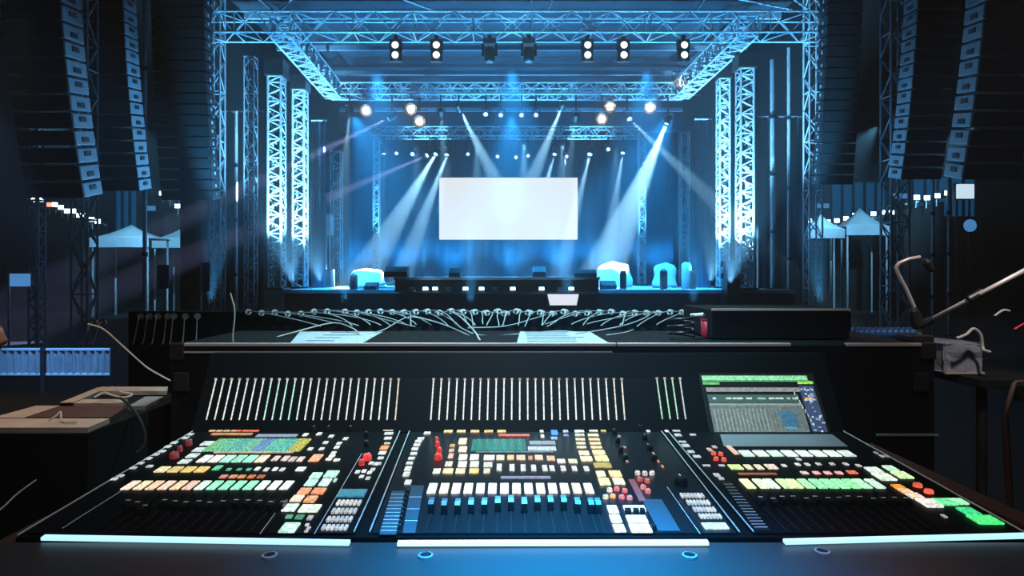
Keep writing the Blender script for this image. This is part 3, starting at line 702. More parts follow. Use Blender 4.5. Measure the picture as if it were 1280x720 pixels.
# padded armrest
ar = MB().prism([(Y0 - .014, 1.531), (.90, 1.523), (.875, 1.515), (.865, 1.495), (.87, 1.40), (Y0 - .014, 1.40)], XL - .03, XR + .02).build('armrest', M['apron'], con)
for px, py in ((337, 697), (532, 697), (862, 697), (1028, 692)):
    Y_ = .424 * 800 / (py - 345); p = V((X(px, Y_), Y_, 1.5285 - .003))
    MB().lathe([(.0115, .002), (.0115, .005), (.0085, .0058), (.0085, .0005)], 20, Matrix.Translation(p)).build('screw_ring', M['alu_dull'], con)
    MB().lathe([(.0082, .0008), (.0082, .0042), (.0, .0046)], 16, Matrix.Translation(p)).build('screw_head', M['slot'], con)

# ---- keys
W = (1, .96, .88); CR = (1, .86, .55); PK = (1, .72, .6); OR = (1, .38, .12); MI = (.55, 1, .75); GR = (.15, .85, .45); YE = (1, .78, .22); RD = (1, .09, .04); LW = (.8, .93, 1); LG = (.75, 1, .55); BL = (.03, .2, 1)
def key(bay, px0, px1, py0, py1, c, s=1.0, th=.006, nm_='button'):
    g = (px1 - px0) * .05; th = .0032 if th > .007 else .0024; px0 += g; px1 -= g
    return onpanel(nm_, px0, px1, py0 + .4, py1, th, keymat(c, s), bay, .0045, min(.0012, th * .3))
def keyrow(bay, x0, x1, n, py0, py1, cols, s=1.0, gap=.24, th=.006):
    w_ = (x1 - x0) / n
    for i in range(n): key(bay, x0 + i * w_, x0 + (i + 1 - gap) * w_, py0, py1, cols[min(i, len(cols)-1)], s * (.8 + .35 * random.random()), th)
def lit_at(bay, pts, w_, h_, c, s=1.0, jit=0):
    for (px, py) in pts: key(bay, px - w_/2, px + w_/2, py - h_/2, py + h_/2, c, s * (.7 + .5 * random.random()), .005)

def small_stuff(bay, name, items, m, th=.004):
    mb = MB()
    for (px, py, w_, h_) in items:
        ya, yb = cy(py + h_/2), cy(py - h_/2); ym = (ya + yb)/2
        mb.boxm(Matrix.Translation(V((X(px, ym), ym, zc(ym))) + ns * (.0045 + th/2)) @ RS, w_ / F * ym, yb - ya, th)
    o = mb.build(name, m, bay); return o

# fader with slot, cap and line
def fader(bay, px_top, py_top, px_bot, py_bot, t_pos, tall=1.0, w_=.0095):
    a, b = C(px_top, py_top), C(px_bot, py_bot); a.x = b.x = (a.x + b.x) / 2 if abs(a.x - b.x) > .02 else a.x
    MB().box(a.x - .0016, a.x + .0016, b.y, a.y, -.0005, .0008).build('fader_slot', M['slot'], bay) if False else None
    ym = (a.y + b.y) / 2
    MB().boxm(Matrix.Translation(V((a.x, ym, zc(ym))) + ns * .0046) @ RS, .0026, a.y - b.y, .0008).build('fader_slot', M['slot'], bay)
    y = b.y + (a.y - b.y) * t_pos; base = V((a.x, y, zc(y))) + ns * .006
    h = .013 * tall
    mb = MB(); L = .024
    pr = [(-L/2, 0), (-L/2, h*.75), (-L*.28, h), (-L*.06, h*.80), (L*.06, h*.80), (L*.28, h), (L/2, h*.75), (L/2, 0)]
    vs_ = [[mb.bm.verts.new(RS @ V((sx * w_/2 * (.86 if zz > 0 else 1), yy, zz)) + base) for yy, zz in pr] for sx in (-1, 1)]
    k = len(pr); mb.bm.faces.new(vs_[0]); mb.bm.faces.new(vs_[1][::-1])
    for i in range(k): mb.bm.faces.new((vs_[0][i], vs_[1][i], vs_[1][(i+1) % k], vs_[0][(i+1) % k]))
    cap = mb.build('fader_cap', M['cap'], bay)
    MB().boxm(Matrix.Translation(base) @ RS @ Matrix.Translation((0, 0, h*.80 + .0004)), w_ * .85, .0030, .0010).build('white_line', M['capline'], cap)  # index line, widened to double as the cap's painted highlight
    MB().tube(base + V((0, 0, -.005)), base + V((0, 0, .002)), .0012, 6).build('stem', M['plug'], cap)

def knob(bay, px, py, r, m=None, lit=None, ring=None, h=.012):
    p = C(px, py, .0045); o = MB().lathe([(r, 0), (r*.95, h*.7), (r*.8, h), (0, h*1.02)], 16, Matrix.Translation(p) @ RS).build('knob', m or M['knob'], bay, smooth=False)
    MB().boxm(Matrix.Translation(p) @ RS @ Matrix.Rotation(random.uniform(-1, 1), 4, 'Z') @ Matrix.Translation((0, r*.55, h*1.04)), r*.22, r*.7, .001).build('pointer', lit or M['capline'], o)
    return o

# LEFT BAY
cols = [PK, CR, CR, PK, PK, PK, W, MI, MI, MI, MI, W, W, W]
keyrow(left_bay, 158, 368, 14, 604.5, 615.5, [(1,.78,.62),(1,.8,.5),(1,.72,.45),(1,.7,.55),(1,.72,.45),(1,.62,.5),(.7,1,.8),(.35,.95,.62),(.35,.95,.62),(.35,.95,.62),(.35,.95,.62),(.75,1,.88),W,W], 1.15)
keyrow(left_bay, 196, 262, 4, 586.5, 593.5, [(1,.85,.5), (1,.78,.3), (1,.72,.2), (1,.72,.2)], .95, .14)
lit_at(left_bay, [(272, 588)], 9, 6, GR, .9); lit_at(left_bay, [(286, 590), (299, 590), (311, 590)], 6, 3, GR, .5)
lit_at(left_bay, [(322, 589), (333, 590), (344, 589.5), (353, 590)], 6, 4, W, .8); key(left_bay, 370, 382, 587, 592, W, .9)
for px, c in ((279, (1,.35,.3)), (291, (1,.4,.2)), (302, (1,.33,.1)), (314, (.8,.22,.06)), (326, (.6,.15,.04))): key(left_bay, px - 4, px + 5, 597, 601, c, .8)
keyrow(left_bay, 250, 336, 6, 572, 581, [W, W, MI, (.4,.9,.65), (.4,.9,.65), (1,.8,.55)], .95, .12)
lit_at(left_bay, [(345, 576), (357, 576), (366, 577), (376, 577)], 8, 6, (1,.75,.65), .8); key(left_bay, 388, 402, 571, 580, (1,.42,.22), 1.0)
lit_at(left_bay, [(415, 573), (421, 578), (411, 577)], 8, 3, W, .9)
# column keys
for px, py in ((259, 557), (249, 565), (241, 572.5), (231, 580)): key(left_bay, px - 7, px + 7, py - 2.6, py + 2.6, (.85, .95, .92), .8)
lit_at(left_bay, [(218, 556), (210, 561), (203, 567), (195, 571), (186, 576), (176, 582), (167, 588), (151, 598), (143, 602), (238, 545.5), (232, 550), (187, 586)], 7.5, 2.8, (.85,.93,.95), .75)
key(left_bay, 252, 262, 536, 540, (.3, .9, 1), .8)
for px, py, r in ((218, 575, .010), (236, 559, .008), (225, 567, .006)): knob(left_bay, px, py, r, keymat((.5, .01, .03), .28))
# orange/red encoders over the small display
for px in (268, 277, 286, 295): key(left_bay, px - 4, px + 4, 537, 542, (1, .6, .35), .8)
for px in (303, 311, 318, 325): key(left_bay, px - 4, px + 3, 534, 542, (1, .16, .06), 1.0)
key(left_bay, 262, 318, 544, 546.5, (1, .38, .1), .6); key(left_bay, 352, 358, 530, 535, (1, .1, .12), .9)
key(left_bay, 318, 374, 545.5, 549, (.55, .5, .75), .45)
# colour display
def display(bay, px0, px1, py0, py1, cols_, label, scale=120):
    m = bpy.data.materials.new('small display'); m.use_nodes = True; m.cycles.emission_sampling = 'NONE'
    nt = m.node_tree; b = nt.nodes['Principled BSDF']; b.inputs['Base Color'].default_value = (.02, .02, .02, 1); b.inputs['Roughness'].default_value = .25
    tc = nt.nodes.new('ShaderNodeTexCoord'); vo = nt.nodes.new('ShaderNodeTexVoronoi'); vo.inputs['Scale'].default_value = scale
    no = nt.nodes.new('ShaderNodeTexNoise'); no.inputs['Scale'].default_value = scale * 2.2
    sp = nt.nodes.new('ShaderNodeSeparateXYZ'); rp_ = nt.nodes.new('ShaderNodeValToRGB'); mr = nt.nodes.new('ShaderNodeMapRange')
    nt.links.new(tc.outputs['Generated'], sp.inputs[0]); nt.links.new(sp.outputs[0], rp_.inputs[0])
    e = rp_.color_ramp.elements; rp_.color_ramp.interpolation = 'CONSTANT'
    for i, c in enumerate(cols_):
        q = e[i] if i < 2 else e.new(i / len(cols_)); q.position = i / len(cols_); q.color = (*c, 1)
    nt.links.new(tc.outputs['Object'], no.inputs['Vector']); nt.links.new(no.outputs['Fac'], mr.inputs[0])
    mr.inputs[1].default_value = .42; mr.inputs[2].default_value = .58; mr.inputs[3].default_value = .35; mr.inputs[4].default_value = 1.05
    nt.links.new(rp_.outputs[0], b.inputs['Emission Color']); nt.links.new(mr.outputs[0], b.inputs['Emission Strength'])
    o = onpanel('small_display', px0, px1, py0, py1, .003, m, bay, .0045)
    return o
display(left_bay, 264, 382, 552, 567, [(.25, .75, .35), (.2, .8, .5), (.15, .7, .6), (.25, .8, .55), (.2, .45, .8), (.2, .8, .6), (.15, .75, .6), (.75, .75, .15)], '')
key(left_bay, 262, 372, 567.4, 569.2, (1, .75, .5), .5)
# key cluster right of the display
lit_at(left_bay, [(378, 539), (382, 546), (386, 534), (400, 536), (406, 533), (399, 545), (414, 548), (418, 538.5), (427, 538.5), (432, 551), (407, 556), (388, 564), (402, 564), (421, 562), (417, 569), (424, 557)], 6.5, 3.4, (1, .97, .9), .8)
for px, py in ((376, 529), (392, 541), (410, 541), (438, 541), (440, 535), (458, 548), (458, 560)): knob(left_bay, px, py, .006)
key(left_bay, 462, 468, 531, 535, (1, .08, .1), .7); key(left_bay, 476, 482, 529, 533, (1, .08, .1), .5)
# right block of the left bay
for (a, b, c, d, col, s) in [(388, 402, 594.5, 601.5, (.6, 1, .8), 1), (406, 423, 592, 600, (.6, 1, .8), 1), (382, 396, 603, 611, (.6, 1, .8), 1), (400, 413, 602, 611, (.8, 1, .9), 1), (417, 421, 602, 606, (.6, 1, .8), .7),
                          (373, 388, 614, 621.5, (1, .42, .2), 1), (390, 407, 614, 621.5, (1, .35, .15), 1), (364, 379, 623, 631, (1, .82, .65), 1.1), (381, 396, 624, 632, (1, .42, .2), 1.1),
                          (354, 372, 634, 643, (.75, 1, .85), 1.1), (374, 401, 635, 644, (.85, 1, .78), 1.1), (357, 366, 648, 652, (.2, .7, .45), .5), (369, 380, 648, 653, (.1, .5, .25), .5), (384, 391, 649, 654, (.9, .8, .8), .5),
                          (351, 373, 658, 670, (.62, 1, .8), 1.15)]:
    key(left_bay, a, b, c, d, col, s, .008)
lit_at(left_bay, [(384, 660), (386, 664), (383, 668)], 5, 3, W, .5)
# keypad blocks
def keypad(bay, tl, tr, bl, br, rows, ncol, topcol, disp=None):
    plate = MB().slab([C(*bl, .0055), C(*br, .0055), C(*tr, .0055), C(*tl, .0055)], .001).build('keypad_plate', M['slot'], bay)
    for r_ in range(rows):
        f = (r_ + .55) / rows
        for c_ in range(ncol):
            g = (c_ + .5) / ncol
            pxl = tl[0] + (bl[0] - tl[0]) * f; pxr = tr[0] + (br[0] - tr[0]) * f; py = tl[1] + (bl[1] - tl[1]) * f
            px = pxl + (pxr - pxl) * g; w_ = (pxr - pxl) / ncol * .62; h_ = (bl[1] - tl[1]) / rows * .5
            onpanel('key', px - w_/2, px + w_/2, py - h_/2, py + h_/2, .004, keymat(W if r_ or not topcol else topcol, .42 + .25 * random.random()), plate, .006)
keypad(left_bay, (424, 628), (455, 628), (399, 670), (433, 670), 4, 6, None)
onpanel('small_display', 424, 457, 616, 625, .003, keymat((.04, .35, .5), .6), left_bay, .0045)
key(left_bay, 428, 455, 621.5, 624.5, (.6, .8, .9), .5)
knob(left_bay, 459, 577, .010, keymat((1, .04, .05), .9)); knob(left_bay, 452, 584, .006, keymat((.9, .05, .04), .6))
lit_at(left_bay, [(447, 593), (455, 592), (462, 594), (452, 599), (460, 601), (466, 590), (470, 583), (464, 582)], 6, 3.6, (.95, 1, .97), .75)
for (a, b, c, d, col, s) in [(479, 493, 538, 541, W, .8), (480, 492, 543, 546, W, .6), (480, 490, 549, 552, W, .7), (480, 488, 556, 558, (1, .85, .7), .6), (475, 486, 560, 565, (1, .3, .05), 1), (473, 483, 567, 571, (.9, 1, 1), .8), (472, 480, 574, 577, W, .7), (469, 477, 581, 584, W, .5)]:
    key(left_bay, a, b, c, d, col, s)
for i in range(14):
    px = 150 + i * 15.2; fader(left_bay, px + 9, 619, px - 4, 669, .58 + random.uniform(-.03, .04) - (.08 if i == 2 else 0))

# CENTER BAY
keyrow(mid_bay, 534.5, 745, 14, 608, 620.5, [W, CR, W, W, W, W, W, CR, W, CR, CR, CR, CR, CR], 1.15, .22, .008)
for i in range(14):
    px = 545 + i * 15.6; fader(mid_bay, px, 622, px, 670, .58 + random.uniform(-.05, .05), 1.5, .011)
onpanel('label_strip', 626, 688, 599, 601.5, .002, keymat((.45, .42, .62), .5), mid_bay, .0045)
fan = [(533, 539), (534, 544), (526, 551), (523, 554.5), (521, 559), (518.5, 564), (517, 570), (514.5, 576), (512, 582), (510, 589), (508, 596), (510, 606)]
for i, (px, py) in enumerate(fan): key(mid_bay, px - 4.5, px + 4.5, py - 1.6 - (1.2 if i > 8 else 0), py + 1.6 + (1.2 if i > 8 else 0), (.95, .95, .9), .75)
# touch ribbon strips at both sides of the bay
def ribs(bay, a_top, b_top, a_bot, b_bot, n, m):
    pl = MB().slab([C(*a_bot, .0052), C(*b_bot, .0052), C(*b_top, .0052), C(*a_top, .0052)], .001).build('touch_strip', m, bay)
    mb = MB()
    for i in range(1, n):
        f = i / n; L = C(a_top[0] + (a_bot[0]-a_top[0])*f, a_top[1] + (a_bot[1]-a_top[1])*f, .0055); R = C(b_top[0] + (b_bot[0]-b_top[0])*f, b_top[1] + (b_bot[1]-b_top[1])*f, .0055)
        mb.tube(L, R, .0006, 5)
    mb.build('ridge', M['edge'], pl)
ribs(mid_bay, (490, 617), (506, 617), (474, 672), (495, 672), 12, M['touchblue'])
ribs(mid_bay, (514, 610), (530, 610), (503, 670), (519, 670), 4, M['touchblue'])
lit_at(mid_bay, [(508, 620 + k * 5.3) for k in range(0)], 3, 2, W, .4)
for k in range(9): knob(mid_bay, 509.5 - k * 1.3, 619 + k * 5.6, .0028, h=.006)
ribs(right_bay, (902, 605), (913, 605), (945, 667), (963, 667), 16, M['panel'])
for (a, b, c, d, col, s) in [
    (541, 551, 589, 595, (1, .9, .8), .9), (553, 567, 589, 595, (1, .78, .4), 1), (569, 582, 589, 595, (1, .85, .5), 1), (586, 599, 589, 595, (1, .75, .25), 1), (604, 613, 589, 595, (1, .85, .6), .8),
    (573, 584, 550.5, 558, CR, 1), (573, 584, 561, 568, CR, 1), (573, 584.5, 571, 578, W, 1), (572, 584, 580, 587, W, 1),
    (587, 599, 571, 578, W, .95), (587, 599, 580, 587, W, .9), (604, 619, 572, 578, W, 1), (620, 631, 572, 578, (1, .85, .55), .9), (633.5, 643, 572, 578, (1, .6, .25), .9), (645, 657, 572, 578, (1, .62, .4), .9),
    (660, 666, 573, 578, (1, .4, .2), .6), (668, 679, 572, 578, (1, .7, .5), .9), (683, 694, 573, 579, (1, .55, .35), .8), (696, 707, 577, 582, W, .9), (710, 722, 577, 582, CR, .9),
    (562, 569, 558, 562, (1, .5, .15), .5), (561, 568, 564, 568, (1, .6, .3), .6), (560, 567, 570, 576, (1, .6, .45), .7), (556, 566, 580, 586, (1, .8, .7), .8),
    (604, 616, 581, 587, (1, .9, .85), .7), (688, 697, 536, 546.5, BL, 1.5), (703, 710, 537, 543, (.5, .65, 1), .9), (688, 697, 549, 552, (.6, .65, .8), .6), (704, 711, 546, 548, (.5, .5, .7), .5),
    (717, 730, 537, 543, (.85, .97, 1), 1), (717, 730, 533.5, 536, (.1, .6, .7), .6), (735, 747, 537, 542, (1, .97, .85), .9), (749, 756, 533.5, 542, (1, .8, .15), .8),
    (621, 664, 545.5, 548, (1, .16, .1), .8), (659, 666, 531, 537, (1, .06, .12), .9), (636, 660, 537, 538.5, (1, .5, .1), .3)]:
    key(mid_bay, a, b, c, d, col, s)
for i, py in enumerate((546.5, 552, 557, 562)):
    key(mid_bay, 718 + i * .8, 731 + i * .8, py - 1.4, py + 1.2, (1, .88, .6), .8); key(mid_bay, 734 + i * 1.2, 749 + i * 1.4, py - 1.4, py + 1.4, (1, .82, .45), .9)
for (a, b, c, d, col) in [(723, 737, 567, 572, CR), (740, 757, 566, 571.5, (1, .85, .4)), (725, 741, 574, 579.5, CR), (743, 761, 573, 579.5, (1, .85, .4)), (741, 765, 582, 588, (.85, .6, .1)),
                       (745, 757, 592.5, 599.5, (1, .93, .6)), (761, 777, 592, 599.5, (1, .85, .35)), (748, 763, 601.5, 610, (1, .95, .4)), (766, 781, 601.5, 609, (1, .93, .6))]:
    key(mid_bay, a, b, c, d, col, .55 if col[0] < .9 else 1.1, .008)
for px, c in ((561, (1, .72, .3)), (577, (1, .75, .4)), (594, (1, .6, .3)), (611, (1, .55, .2)), (627, (1, .68, .2))):
    key(mid_bay, px - 6, px + 6, 537, 543, c, .95); key(mid_bay, px - 3, px + 4, 532.5, 536, c, .5)
for k, px in enumerate((624, 640, 654, 667, 681, 690, 704, 718, 733)):
    key(mid_bay, px - 3.5, px + 3.5, 583 + k * .4, 592, (1, .9, .92), .75)
mid_disp = display(mid_bay, 590, 657, 552.5, 567, [(.03, .35, .3), (.04, .42, .36), (.03, .35, .3)], '', 200)
key(mid_bay, 590, 657, 563.8, 566.6, (.35, .75, .62), .6); key(mid_bay, 658, 697, 561, 566.5, (.7, .75, .85), .7); key(mid_bay, 660, 696, 554, 559, (.5, .55, .65), .35)
key(mid_bay, 590, 697, 567.6, 568.6, (.5, .5, .6), .3)
lit_at(mid_bay, [(678, 535), (677, 541), (678, 548), (690, 532), (703, 532), (716, 531)], 5, 4, W, .7)
for px, py, r in ((548, 577, .0085), (549, 569, .006), (547, 561, .005), (546, 555, .004)): knob(mid_bay, px, py, r, keymat((1, .04, .03), .75))
for px, py, c, s in ((762, 617, (1, .75, .5), .9), (771, 616, (1, .15, .06), 1), (781, 618, (1, .12, .05), 1), (766, 625, (1, .45, .05), .9), (777, 626, (1, .2, .15), .8), (787, 627, (1, .3, .25), .7), (757, 626, (1, .8, .4), .7)):
    knob(mid_bay, px, py, .0055, keymat(c, s), h=.006)
for (a, b, c, d, s) in [(759, 773, 636, 646, .9), (778, 808, 636, 643, .9), (762, 777, 648, 657.5, .95), (782, 810, 648.5, 657.5, .9), (766, 782, 660, 669.5, .85), (786, 815, 659.5, 670, 1)]:
    key(mid_bay, a, b, c, d, (1, .98, .9), s * 1.05, .008)
small_stuff(mid_bay, 'black_keys', [(785, 645.5, 7, 3), (795, 645.5, 6, 3), (803, 645.5, 5, 3), (817, 666, 5, 4)], M['slot'], .009)
for px, py, c in ((797, 596, (1, .9, .85)), (806, 596.5, (1, .85, .8)), (815, 596, (1, .9, .85)), (800, 604, (1, .12, .1)), (809, 606, (1, .2, .12)), (804, 614, (1, .3, .2)), (810, 619, (1, .25, .15))):
    knob(mid_bay, px, py, .0055, keymat(c, .7), h=.007)
onpanel('red_plate', 792, 800, 603, 630, .002, keymat((.5, .06, .05), .35), mid_bay, .0045)
onpanel('blue_plate', 812, 838, 628, 668, .0015, M['touchblue'], mid_bay, .0046)
for px, py, r in ((768, 545, .006), (772, 556, .006), (776, 568, .006), (782, 578, .006), (800, 540, .007), (806, 552, .007), (812, 565, .007), (818, 578, .007), (770, 535, .005)):
    knob(mid_bay, px, py, r)
lit_at(mid_bay, [(771, 537, ), (782, 536), (774, 548), (781, 562), (783, 572), (784, 580)], 3.5, 2.4, (.9, .5, .5), .4)
lit_at(mid_bay, [(817, 570), (820, 575), (823, 580), (828, 586)], 3, 3, (1, .35, .2), .5)
lit_at(mid_bay, [(803, 531), (807, 536), (810, 541), (826, 535), (833, 534), (833, 541), (842, 540)], 5, 3.2, W, .7)
knob(mid_bay, 851, 609, .013, M['slot'], h=.016)
keypad(mid_bay, (846, 620), (876, 620), (877, 655), (905, 655), 4, 7, None)
key(mid_bay, 877, 911, 657.5, 665.5, (.75, .95, .98), .95)

# RIGHT BAY
keyrow(right_bay, 925, 1068, 8, 566, 573.5, [(.75, 1, .85), (.8, 1, .88), (.75, 1, .85), (.85, 1, .9)], 1.0, .12)
for (a, b, c, d, col, s) in [(911, 928, 584, 590, (.85, 1, .35), .9), (931, 940, 584, 590, CR, .9), (944, 953, 584, 590, CR, .9), (957, 971, 583.5, 589.5, (1, .8, .6), .9),
        (1001, 1010, 592.5, 596, (1, .75, .75), .9), (1016, 1025, 592.5, 596, (1, .5, .45), 1), (1030, 1039, 592.5, 596, (1, .5, .45), 1), (1044, 1053, 592.5, 596, (1, .5, .4), 1), (1059, 1071, 591.5, 595.5, (1, .2, .1), 1),
        (920, 973, 594.5, 597, (.75, .16, .05), .3)]:  # last entry, a dim red bar, paints a red reflection on the panel
    key(right_bay, a, b, c, d, col, s)
lit_at(right_bay, [(980, 585), (997, 583.5), (1009, 583.5), (1023, 583), (1040, 583), (1057, 583), (1073, 585), (998, 577)], 6, 3, W, .7)
gcol = [(1, 1, .55), (.85, 1, .7), (.85, 1, .8), (.7, 1, .5), (.8, 1, .45), (.5, 1, .55), (.35, 1, .5), (.35, 1, .5), (.4, 1, .55), (.35, 1, .45), (.55, 1, .65), (.7, 1, .8)]
for px, c in zip((928, 944.5, 957.5, 974, 986.5, 1001, 1016, 1030, 1044, 1058, 1071, 1087), gcol): key(right_bay, px, px + 12.5, 602.5, 614, c, 1.1, .008)
for (a, b, c, d, col) in [(1083, 1101, 587.5, 594, (.85, .95, .9)), (1106, 1120, 585.5, 592, (.6, 1, .7)), (1094, 1116, 595, 604, (.85, 1, .8)), (1118, 1137, 593, 601.5, (.72, 1, .5)),
                       (1116, 1130, 609.5, 615, (1, .35, .05)), (1125, 1140, 615, 621, (1, .65, .35)), (1134, 1152, 620, 627, (1, .8, .6)), (1150, 1173, 627.5, 638, (.95, .95, .85)),
                       (1169, 1192, 627, 635.5, (.2, 1, .4)), (1188, 1207, 627, 634.5, (.4, 1, .55)), (1200, 1221, 638.5, 647.5, (.05, .85, .3)), (1214, 1248, 648.5, 659.5, (.08, 1, .25))]:
    key(right_bay, a, b, c, d, col, 1.05, .008)
for px, py in ((1147, 611), (1161, 619)): knob(right_bay, px, py, .0085, keymat((1, .12, .06), 1.0), h=.006)
for px, py in ((892, 571), (901, 572), (895, 578), (905, 579)): knob(right_bay, px, py, .0055, keymat((1, .1, .04), .9), h=.007)
key(right_bay, 884, 890, 563, 567, (1, .6, .5), .6); key(right_bay, 890, 896, 560, 563, (1, .6, .6), .5)
for (a, b, c, d) in [(840, 850, 539, 542), (843, 852, 545, 548), (848, 858, 554, 556), (852, 862, 558, 561.5), (859, 868, 566, 569), (866, 876, 572, 575), (878, 888, 584, 586), (898, 906, 584, 586), (862, 872, 538, 540), (862, 870, 545, 547), (892, 900, 595, 599), (898, 905, 600, 603)]:
    key(right_bay, a, b, c, d, (.9, .92, .95), .5)
key(right_bay, 912, 919, 560, 571, (1, .6, .45), .8)
for i in range(14):
    px = 958 + i * 14.2; fader(right_bay, px - 14, 617, px + 16, 668, .64 + random.uniform(-.03, .04))
lit_at(right_bay, [(1180, 649)], 5, 4, W, .4); lit_at(right_bay, [(1095, 569), (1102, 573), (1108, 573)], 4, 3, (.6, .65, .7), .5)

# ---- meter bridge (steep panel behind the control surface)
dirp = V((0, YB_ - YA, ZB - ZA)).normalized(); nb = V((0, -dirp.z, dirp.y))
def B(px, py, h=0):
    k = (CY - py) / F; # z = EYE + k*Y on the ray; plane: (Y-YA)*dz - (z-ZA)*dy = 0
    dyy, dzz = dirp.y, dirp.z
    Y = (YA * dzz + (EYE - ZA) * dyy) / (dzz - k * dyy)
    return V((X(px, Y), Y, EYE + k * Y)) + nb * h
mbp = MB().prism([(YA, zc(YA)), (YA, ZA), (YB_, ZB), (1.69, 1.745), (1.715, 1.745), (1.715, 1.50), (YA, 1.50)], XL, XR).build('meter_bridge', M['panelblack'], con)
def meter(pb, pt, c, s):
    a, b = B(*pb, .001), B(*pt, .001); d = (b - a)
    MB().slab([a + V((-.0016, 0, 0)), a + V((.0016, 0, 0)), b + V((.0016, 0, 0)), b + V((-.0016, 0, 0))], .0015).build('level_meter', keymat(c, s), mbp)
    MB().box(b.x - .0032, b.x + .0032, b.y - .002, b.y + .001, b.z - .001, b.z + .0045, .0008).build('meter_lamp', keymat((.9, .75, .7), .55), mbp)
for i in range(24):
    f = i / 23; c = (.62, .95, .78) if i in (7, 8, 9, 10) else (1, .95, .88)
    if i == 23: c = (1, .7, .45)
    meter((258 + (494 - 258) * f, 525), (270 + (498.5 - 270) * f, 475), c, .8)
for i in range(25):
    f = i / 24; meter((538.5 + (781 - 538.5) * f, 525), (542 + (777 - 542) * f, 475), (1, .95, .9) if i < 23 else (1, .8, .65), .8)
for i in range(4): meter((828 + i * 9.7, 524), (821 + i * 9.6, 474), ((.6, 1, .55) if i < 3 else (.8, .85, .8)), .6)

# ---- touch screen
def sp(a, b, c, d, h=.002): return [B(*a, h), B(*b, h), B(*c, h), B(*d, h)]   # bl br tr tl
scr = MB().slab(sp((888, 547), (1040, 547), (1016, 467), (873, 467), .0015), .006).build('touch_screen', M['slot'], con)
def lerp(a, b, t): return a + (b - a) * t
def scrq(u0, u1, v0, v1, name, c, s, h=.0025):
    """u across, v down the screen"""
    def q(u, v):
        xl = lerp(876.5, 890.5, v); xr = lerp(1013, 1037, v); return (lerp(xl, xr, u), lerp(470, 544, v))
    return MB().slab(sp(q(u0, v1), q(u1, v1), q(u1, v0), q(u0, v0), h), .0008).build(name, keymat(c, s), scr)
scrq(0, .96, 0, .075, 'green_header', (.35, .95, .42), .75); scrq(0, .97, .08, .10, 'header_edge', (.1, .6, .2), .5)
scrq(0, .15, .11, .15, 'tab', (.25, .8, .15), .5); scrq(.86, 1, .095, .14, 'tab', (.4, .9, .05), .8)
scrq(.02, .86, .20, .27, 'title_bar', (.42, .35, .34), .6); scrq(.02, .83, .32, .45, 'channel_row', (.02, .09, .07), .7)
for i, u in enumerate((.06, .18, .24, .30, .36, .46, .50, .56, .62, .72, .77)): scrq(u, u + .03 + .02 * (i % 3), .37, .40, 'text_mark', (.7, .85, .75), .7, .0032)
scrq(.02, .84, .46, .98, 'fader_page', (.17, .22, .20), .55); scrq(.02, .84, .47, .51, 'page_edge', (.4, .48, .42), .5, .0032)
for i in range(18): scrq(.05 + i * .034, .058 + i * .034, .56, .95, 'channel_line', (.5, .55, .48), .5 if i < 14 else .25, .0032)
scrq(.60, .74, .60, .66, 'blue_mark', (.03, .2, .35), .6, .0032); scrq(.62, .76, .66, .85, 'blue_mark', (.03, .22, .4), .5, .0032); scrq(.64, .73, .86, .91, 'blue_mark', (.1, .4, .6), .7, .0033)
scrq(.86, .99, .17, .98, 'side_column', (.02, .05, .16), .7)
for i in range(34):
    u = .865 + random.random() * .10; v = .2 + random.random() * .74; scrq(u, u + .012 + .015 * random.random(), v, v + .025, 'side_mark', random.choice([(.7, .8, .95), (.3, .4, .8), (.85, .9, .9)]), .7, .0033)
scrq(.88, .95, .375, .40, 'amber_mark', (1, .5, .1), .8, .0034)
for i in range(26): u = .03 + i * .031; scrq(u, u + .012, .95, .98, 'foot_mark', (.7, .72, .68), .6, .0034)
for i in range(8): scrq(.80 + i * .012, .806 + i * .012, .27 + i * .075, .33 + i * .075, 'cursor_mark', (.85, .88, .85), .7, .0035)
# glossy shelf below the screen
MB().slab([C(905, 561, .006), C(1060, 561, .006), C(1040, 548, .010), C(900, 548, .010)], .004).build('screen_shelf', M['alu_dull'], con)

# ------------------------------------------------------------------ flight case around the console
fc = thing('console_flight_case', (.1, 1.6, .6), 'wide black flight case with metal edges holding the mixing console', 'flight case')
DX0, DX1, DYF, DYB, DZT = X(217, 1.74), X(1164, 1.74), 1.725, 2.16, 1.765
MB().box(DX0, DX1, DYF, DYB, .6, DZT, .004).build('rear_box', M['case'], fc)
MB().box(XL - .13, XL - .1, .95, DYF, 1.2, 1.475, .002).build('side_board', M['wood2'], fc)
MB().box(XR + .10, XR + .145, .95, DYF, 1.2, 1.50, .002).build('side_board', M['wood2'], fc)
MB().box(XL - .1, XR + .1, .9, DYF, 1.2, 1.40).build('tray', M['case'], fc)
MB().box(XL - .1, XR + .1, .95, DYF, .6, 1.2).build('lower_box', M['case'], fc)
for (a, b) in ((217, 772), (772, 990), (1058, 1166)):
    MB().box(X(a, DYF), X(b, DYF) - .004, DYF - .004, DYF + .012, DZT - .004, DZT + .004, .001).build('metal_edge', M['pinkalu'], fc)
MB().box(X(217, DYF), X(765, DYF), DYF - .005, DYF, DZT - .022, DZT - .018).build('metal_edge', M['pinkalu'], fc)
for px in (222, 1160): MB().box(X(px, DYF) - .02, X(px, DYF) + .02, DYF - .006, DYF + .01, DZT - .04, DZT + .005, .004).build('corner_cap', M['knob'], fc)
for px in (228, 1150):
    l_ = MB().box(X(px, DYF) - .02, X(px, DYF) + .02, DYF - .008, DYF, 1.64, 1.69, .002).build('latch', M['knob'], fc)
MB().box(X(1095, DYF), X(1172, DYF), DYF - .006, DYF, 1.52, 1.525).build('metal_edge', M['alu_dull'], fc)

